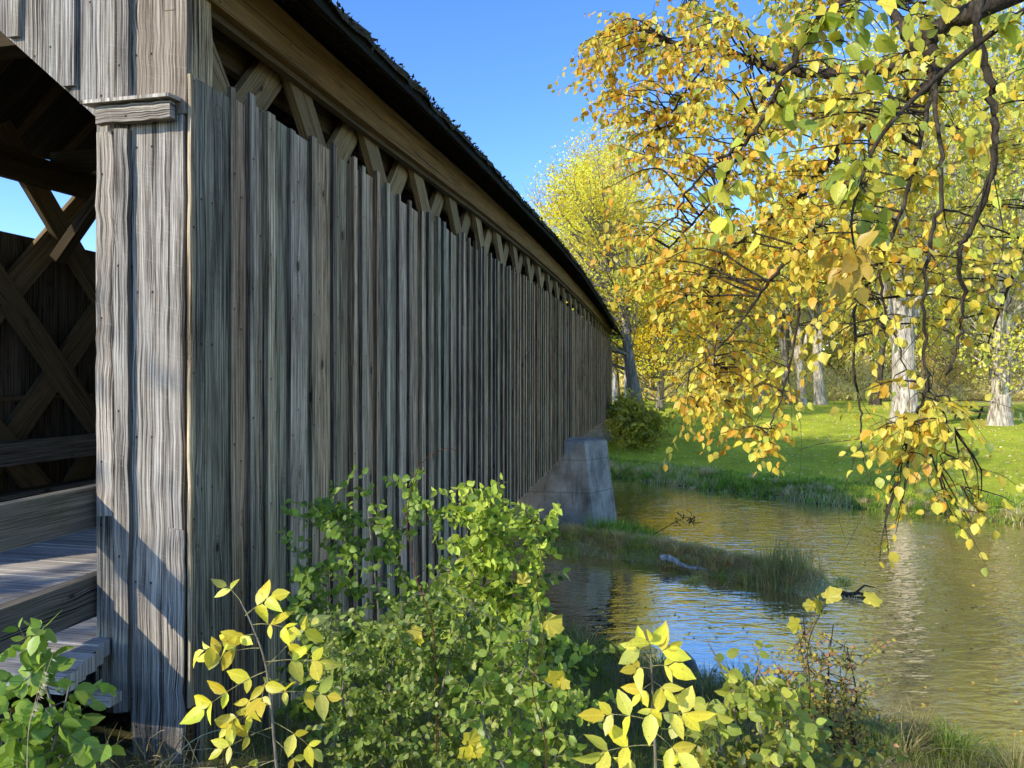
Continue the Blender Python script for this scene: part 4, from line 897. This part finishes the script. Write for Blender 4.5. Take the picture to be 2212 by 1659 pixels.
bush('bank_scrub','low yellowing scrub along the bottom right of the near bank','scrub',(1.9,3.1),
  [[W(1600,1700,3.1),W(1560,1640,3.1)],[W(1700,1720,3.1),W(1720,1640,3.1)],[W(1850,1720,3.2),W(1860,1640,3.2)]],
  poly_pts([(1480,1600),(1700,1610),(1900,1590),(1930,1690),(1480,1700)],50,3.0,3.5),.055,[(.5,.42,.06),(.16,.22,.05),(.35,.34,.06),(.12,.18,.05)],OVAL,spacing=.045)
bush('abutment_bush','rounded olive and yellow bush growing beside the far abutment','bush',at(1372,37.5),
  [[W(1360,930,37.5),W(1350,880,37.8)],[W(1390,930,37.5),W(1395,890,37.5)]],
  poly_pts([(1325,865),(1345,850),(1385,880),(1400,910),(1420,950),(1350,950),(1325,920)],90,36.5,38.8)+[W(1400+rng.normal(0,20),915+rng.normal(0,14),38) for k in range(16)],.20,[(.36,.36,.05),(.55,.5,.07),(.27,.28,.05)],OVAL,spacing=.14,sub=1.8,tipl=1.2,twm='darkbark')

# --- yellow compound-leaved saplings
def compound(st,lf,p,d,L,n,ls,cols,tip=True):
    d=nrm(d); pts=[p]; v=d.copy()
    for k in range(8): v=nrm(v+np.array([0,0,-.05])+rng.normal(0,.03,3)); pts.append(pts[-1]+v*L/8)
    pts=np.array(pts); tube(st,pts,np.linspace(.0022,.001,9),4,(1.5,1.5,.8))
    P=[];A=[]; 
    side=nrm(np.cross(v,[0,-.8,.5]))
    for k in range(n):
        f=(k+1.2)/(n+.4); q=pts[min(8,int(f*8))]
        for s in (-1,1): P.append(q); A.append(nrm(v*.65+side*s+rng.normal(0,.18,3)+[0,0,-.1]))
    P.append(pts[-1]);A.append(nrm(v+rng.normal(0,.1,3)+[0,0,-.1]))
    P=np.array(P);A=np.array(A); m_=len(P); N=nrm(np.array([-.1,-.75,.6])+rng.normal(0,.35,(m_,3)))
    leaves(lf,P,A,N,ls*rng.uniform(.6,1.2,m_),rcol(m_,cols,j=.16),ASH,1.15)
def sapling(label,stem,nodes,ls,r=.006):
    P=wl(stem); b=P[0].copy(); b[2]=hz(b[0],b[1])-.05; root=thing('ash_sapling',tuple(b),label,'sapling'); st=MB(); lf=MB()
    tube(st,spline([b]+P,30),np.linspace(r*1.4,r*.4,30),6)
    for (px,py,Z,dx,dy,dz,L,n) in nodes: compound(st,lf,W(px,py,Z),np.array([dx,dy,dz],float),L,n,ls,[(.90,.76,.05),(.86,.74,.07),(.84,.62,.05),(.92,.82,.16),(.70,.68,.09)])
    st.build('stem',M['paletwig'],root,smooth=True); lf.build('foliage',M['leaf'],root,smooth=True)
z=2.9
sapling('bright yellow ash sapling in front of the plank wall',[(610,1760,z),(597,1650,z),(583,1500,z),(570,1420,z),(540,1340,z),(520,1300,z)],
 [(522,1302,z,-.3,0,.55,.09,1),(530,1330,z,.6,-.1,.6,.14,2),(545,1350,z,.8,-.2,.25,.17,2),(548,1370,z,-.9,-.1,-.1,.20,2),(560,1400,z,-.9,.1,.0,.20,2),(572,1430,z,.9,-.2,.25,.24,2),(576,1440,z,.5,.2,.5,.22,2),(575,1450,z,-1,-.2,-.25,.26,3),(580,1470,z,-.6,-.3,-.5,.2,2),(585,1500,z,.9,-.1,.3,.24,3),(585,1520,z,-.9,-.2,-.2,.18,2),(592,1560,z,.8,-.1,-.3,.19,2),(592,1570,z,-.8,-.2,-.1,.2,2),(596,1600,z,.7,0,-.6,.2,2),(600,1640,z,-.8,-.1,-.2,.17,2),(550,1380,z,-.1,-.5,.3,.15,2),(578,1455,z,.1,-.7,-.1,.16,2)],.084)
z=2.45
sapling('tall upright bright yellow ash sapling before the river at the bottom edge',[(1418,1800,z),(1416,1650,z),(1412,1550,z),(1408,1460,z),(1405,1400,z)],
 [(1405,1405,z,-.1,-.1,.9,.035,1),(1405,1420,z,.8,-.1,.7,.06,1),(1405,1420,z,-.8,-.1,.8,.06,1),(1406,1440,z,.7,-.2,.3,.06,1),(1407,1445,z,-.7,-.2,.3,.06,1),(1408,1470,z,.6,-.3,-.2,.05,1),(1408,1475,z,-.6,-.3,-.1,.06,1),(1410,1500,z,-.2,-.6,-.3,.07,1),(1412,1560,z,-.95,-.1,.45,.17,2),(1412,1545,z,.95,-.1,.35,.11,2),(1414,1610,z,-.95,-.2,.15,.19,2),(1416,1660,z,-1,-.2,.0,.14,2),(1412,1580,z,.5,-.4,-.2,.10,1),(1414,1640,z,.9,-.2,.1,.08,1)],.086)

# vines with broad lobed yellow leaves
def vine(label,path,lv,Z,col,r=.0035,twm='twig'):
    P=wl([(a,b,Z) for a,b in path]); b=P[0].copy(); b[2]=min(hz(b[0],b[1]),P[0][2])-.02; root=thing('grape_vine',tuple(b),label,'vine'); st=MB(); lf=MB()
    p=spline([b]+P,40); tube(st,p,np.linspace(r,r*.4,40),5,col)
    for (px,py,s,ax,az) in lv:
        q=W(px,py,Z); i=np.linalg.norm(p-q,axis=1).argmin(); A=nrm(np.array([ax,-.1,az],float)); c0=q-A*s*.5; tube(st,[p[i],(p[i]+c0)/2+[0,0,.01],c0],[.0014,.0012,.001],3,col)
        leaves(lf,[c0],[A],[nrm(np.array([.15,-.8,.45])+rng.normal(0,.45,3))],s*.85,rcol(1,[(.74,.62,.05),(.66,.55,.08)],j=.06),GRAPE)
    st.build('stem',M[twm],root,smooth=True); lf.build('foliage',M['leaf'],root,smooth=True)
vine('reddish climbing vine with two ragged yellow leaves over the dark water',[(1180,1690),(1178,1600),(1150,1480),(1175,1380),(1160,1290),(1170,1210),(1150,1120)],[(1132,1248,.065,.3,.8),(1200,1352,.11,.8,-.45),(1205,1462,.10,.5,.6),(1222,1480,.07,.7,-.6)],3.2,(2.4,1.1,.9))
vine('vine carrying four heart shaped yellow leaves in front of the river twig',[(1740,1690),(1750,1500),(1745,1400),(1770,1330),(1800,1295),(1860,1300)],[(1803,1282,.10,.6,.4),(1890,1295,.09,.6,-.1),(1770,1315,.10,.2,-.8),(1745,1308,.07,-.9,.1),(1712,1350,.07,-1,-.1)],3.1,(1.2,1,.8))
vine('red twigged vine arching up across the siding above the round leaved bush',[(940,1400),(900,1250),(880,1120),(905,1010),(960,970),(990,975)],[(900,1370,.09,.6,-.5),(905,1385,.08,.2,-.8)],3.9,(2.6,1.0,.8))
vine('small vine with curled pale yellow leaves at the bottom centre',[(1010,1700),(1000,1640),(1010,1600)],[(1020,1590,.09,.4,.9),(1005,1625,.08,-.5,.5),(1035,1620,.07,.9,.1)],2.9,(1.2,1,.8))
# dry seed-head grass stalk by the corner sapling
b=W(60,1620,3.0); b[2]=hz(b[0],b[1]); mb=MB()
for (a,c,e) in (((60,1600),(85,1500),(120,1395)),((60,1600),(75,1520),(98,1440))):
    p=spline([b,W(a[0],a[1],3.0),W(c[0],c[1],3.0),W(e[0],e[1],3.0)],24); tube(mb,p,np.linspace(.002,.0008,24),3,(.5,.42,.25))
    for k in range(26):
        q=p[rng.integers(13,24)]; A=nrm(np.array([rng.uniform(.1,1),-.1,-rng.uniform(.1,.8)])); leaves(mb,[q],[A],[[0,-1,.2]],rng.uniform(.015,.03),[(.62,.54,.38)],RHOMB,.28)
o=mb.build('grass_stalk',M['grass'],loc=tuple(b)); tag(o,'bleached grass stalk with nodding seed heads leaning over the corner sapling','grass')

# ------------------------------------------------------------------ small things
def rock(label,x,y,z,s,grp=None):
    bm=MB(); n=12; m_=8; v=[]
    sd=rng.normal(0,1,(6,3)); 
    for i in range(m_+1):
        for j in range(n):
            th=math.pi*i/m_; ph=2*math.pi*j/n; d=np.array([math.sin(th)*math.cos(ph),math.sin(th)*math.sin(ph),math.cos(th)])
            k=1+.16*math.sin(3*d@sd[0])+.12*math.sin(4*d@sd[1])+.05*rng.normal(); k=min(k,1.02+.1*(d@nrm(sd[2])))
            v.append(np.array([x,y,z])+d*np.array(s)*k)
    f=[(i*n+j,(i+1)*n+j,(i+1)*n+(j+1)%n,i*n+(j+1)%n) for i in range(m_) for j in range(n)]
    bm.add(v,[np.array(f)]); o=bm.build('rock',M['stone'],loc=(x,y,z)); tag(o,label,'rock',grp)
for i,(px,py,s,lb) in enumerate(((1345,937,.42,'largest dark rock at the foot of the stones beside the far abutment'),(1338,918,.30,'middle grey rock stacked beside the far abutment'),(1343,900,.26,'upper rock in the little pile beside the far abutment'),(1352,915,.24,'rock half under the bush by the far abutment'))):
    p=W(px,py,38.3); rock(lb,p[0],p[1],p[2],(s,s*.8,s*.7))
p=W(1468,1478,10.6); rock('rounded wet boulder at the near water edge behind the tall yellow sapling',p[0],p[1],-4.45,(.32,.28,.42))
p=W(1388,1495,10.2); rock('small dark stone beside the rounded wet boulder',p[0],p[1],-4.5,(.25,.2,.2))
mb=MB(); p=spline([W(1425,1212,17.4),W(1450,1216,17.3),W(1480,1232,17.1),W(1530,1240,16.9)],12); p[:,2]+=.10; tube(mb,p,np.array([.04,.08,.09,.085,.07,.065,.06,.05,.05,.04,.04,.03]),8,(1,1,1),.12); o=mb.build('driftwood_log',M['palebark'],loc=tuple(p[0])); tag(o,'short bleached log lying on the grassy islet','log')
mb=MB(); p=spline([W(1745,1268,15.6),W(1800,1285,15.3),W(1850,1290,15.2),W(1872,1290,15.2)],12); p[:,2]=WATER+.05+rng.normal(0,.015,12); tube(mb,p,np.linspace(.06,.025,12),6,(1,1,1),.15); tube(mb,[p[7],p[7]+np.array([.3,.2,.12]),p[7]+np.array([.55,.25,.06])],[.03,.02,.01],5); o=mb.build('drift_branch',M['twig'],loc=tuple(p[0])); tag(o,'dark branch trailing in the water from the tip of the islet','branch')
mb=MB(); x0=W(1960,1600,8.9); p=spline([(4.35,8.35,-4.22),(4.9,8.0,-4.25),(5.4,7.55,-4.32)],10); tube(mb,p,np.linspace(.12,.09,10),9,(.6,.6,.62),.12); o=mb.build('bank_log',M['bark'],loc=tuple(p[0])); tag(o,'grey log half hidden in grass at the bottom right water edge','log')
mb=MB(); p=spline([W(1370,1180,19.5),W(1420,1150,19.4),W(1480,1118,19.3),W(1500,1125,19.3)],12); tube(mb,p,np.linspace(.014,.006,12),4)
for k in range(14): q=p[rng.integers(5,12)]; tube(mb,[q,q+rng.normal(0,.09,3),q+rng.normal(0,.14,3)],[.012,.01,.006],4)
o=mb.build('dead_stalk',M['twig'],loc=tuple(p[0])); tag(o,'leaning dead weed stalk rising from the islet beside the pier','weed')
# picnic table
x,y=at(2103,44); zb=hz(x,y); PT=thing('picnic_table',(x,y,zb),'brown wooden picnic table on the lawn between the two pale trunks','picnic table'); PT_ax=nrm(np.array([1,.12,0])); PT_ay=np.array([-PT_ax[1],PT_ax[0],0])
def pt(a,b,c): return np.array([x,y,zb])+PT_ax*a+PT_ay*b+np.array([0,0,c])
mb=MB()
for k in range(5): board(mb,pt(-1.15,-.38+k*.155,.74),PT_ay,PT_ax,Z3,.145,2.3,.04,(1,.9,.8))
mb.build('tabletop',M['rail'],PT)
for s in (-1,1):
    mb=MB(); 
    for k in range(2): board(mb,pt(-1.15,s*.72-.145+k*.15,.43),PT_ay,PT_ax,Z3,.14,2.3,.04,(1,.9,.8))
    mb.build('seat',M['rail'],PT)
    for e in (-.8,.8):
        mb=MB(); beam(mb,pt(e,s*.22,.72),pt(e,s*.58,0),.10,.06,col=(.7,.6,.5)); mb.build('leg',M['rail'],PT)
for e in (-.8,.8):
    mb=MB(); beam(mb,pt(e,-.8,.40),pt(e,.8,.40),.10,.05,col=(.7,.6,.5)); mb.build('seat_support',M['rail'],PT)
    mb=MB(); beam(mb,pt(e,0,.42),pt(e*.15,0,.71),.08,.05,up=(0,1,0),col=(.7,.6,.5)); mb.build('brace',M['rail'],PT)
# pale post by the bridge end and a young golden maple by the table
p=W(1327,880,47); mb=MB(); z0=hz(p[0],p[1]); prism(mb,[[np.array([p[0]+a,p[1]+b,z]) for a,b in ((-.05,-.05),(.05,-.05),(.05,.05),(-.05,.05))] for z in (z0,z0+2.6)]+[[np.array([p[0]+a,p[1]+b,z0+2.72]) for a,b in ((-.01,-.01),(.01,-.01),(.01,.01),(-.01,.01))]]); o=mb.build('post',M['paint'],loc=(p[0],p[1],z0)); tag(o,'pale painted post just beyond the far corner of the bridge','post')
x,y=at(2050,50); tree('young_maple','small rusty gold maple left of the picnic table','tree',x,y,5.4,.07,1.7,1.2,[(.62,.40,.10),(.66,.5,.16),(.5,.32,.08)],nc=36,per=60,ls=.13)

# ------------------------------------------------------------------ light, sky, camera
az=np.array([-.80,-.60]); az/=np.linalg.norm(az); EL_=math.radians(29)
sv=Vector((az[0]*math.cos(EL_),az[1]*math.cos(EL_),math.sin(EL_)))
sun=bpy.data.lights.new('sun','SUN'); sun.energy=5.0; sun.angle=math.radians(.53); sun.color=(1,.94,.80)
so=bpy.data.objects.new('sun',sun); so.rotation_euler=sv.to_track_quat('Z','Y').to_euler(); C.objects.link(so)
wd=bpy.data.worlds.new('World'); bpy.context.scene.world=wd; wd.use_nodes=True; nt=wd.node_tree; nt.nodes.clear()
sky=nt.nodes.new('ShaderNodeTexSky'); sky.sky_type='NISHITA'; sky.sun_disc=False; sky.sun_elevation=EL_; sky.sun_rotation=math.atan2(az[0],az[1])
sky.air_density=1.0; sky.dust_density=.2; sky.ozone_density=5.0; sky.altitude=300
hs=nt.nodes.new('ShaderNodeHueSaturation'); hs.inputs['Saturation'].default_value=1.16; hs.inputs['Value'].default_value=2.4; hs.inputs['Hue'].default_value=.512
bg=nt.nodes.new('ShaderNodeBackground'); bg.inputs[1].default_value=.15; wo=nt.nodes.new('ShaderNodeOutputWorld')
nt.links.new(sky.outputs[0],hs.inputs['Color']); nt.links.new(hs.outputs[0],bg.inputs[0]); nt.links.new(bg.outputs[0],wo.inputs[0])
sc=bpy.context.scene; sc.view_settings.view_transform='Standard'; sc.view_settings.look='None'; sc.view_settings.exposure=0
cam=bpy.data.cameras.new('camera'); cam.sensor_width=36; cam.lens=36*F/2212; cam.clip_end=3000; cam.clip_start=.05; cam.shift_y=-14.5/2212
co=bpy.data.objects.new('camera',cam); co.location=(0,0,0); co.rotation_euler=(math.radians(90),0,0); C.objects.link(co); sc.camera=co
sc.render.engine='CYCLES'; sc.cycles.use_adaptive_sampling=True; sc.cycles.adaptive_threshold=.03; sc.cycles.max_bounces=5; sc.cycles.diffuse_bounces=4; sc.cycles.glossy_bounces=2; sc.cycles.transmission_bounces=3; sc.cycles.transparent_max_bounces=4
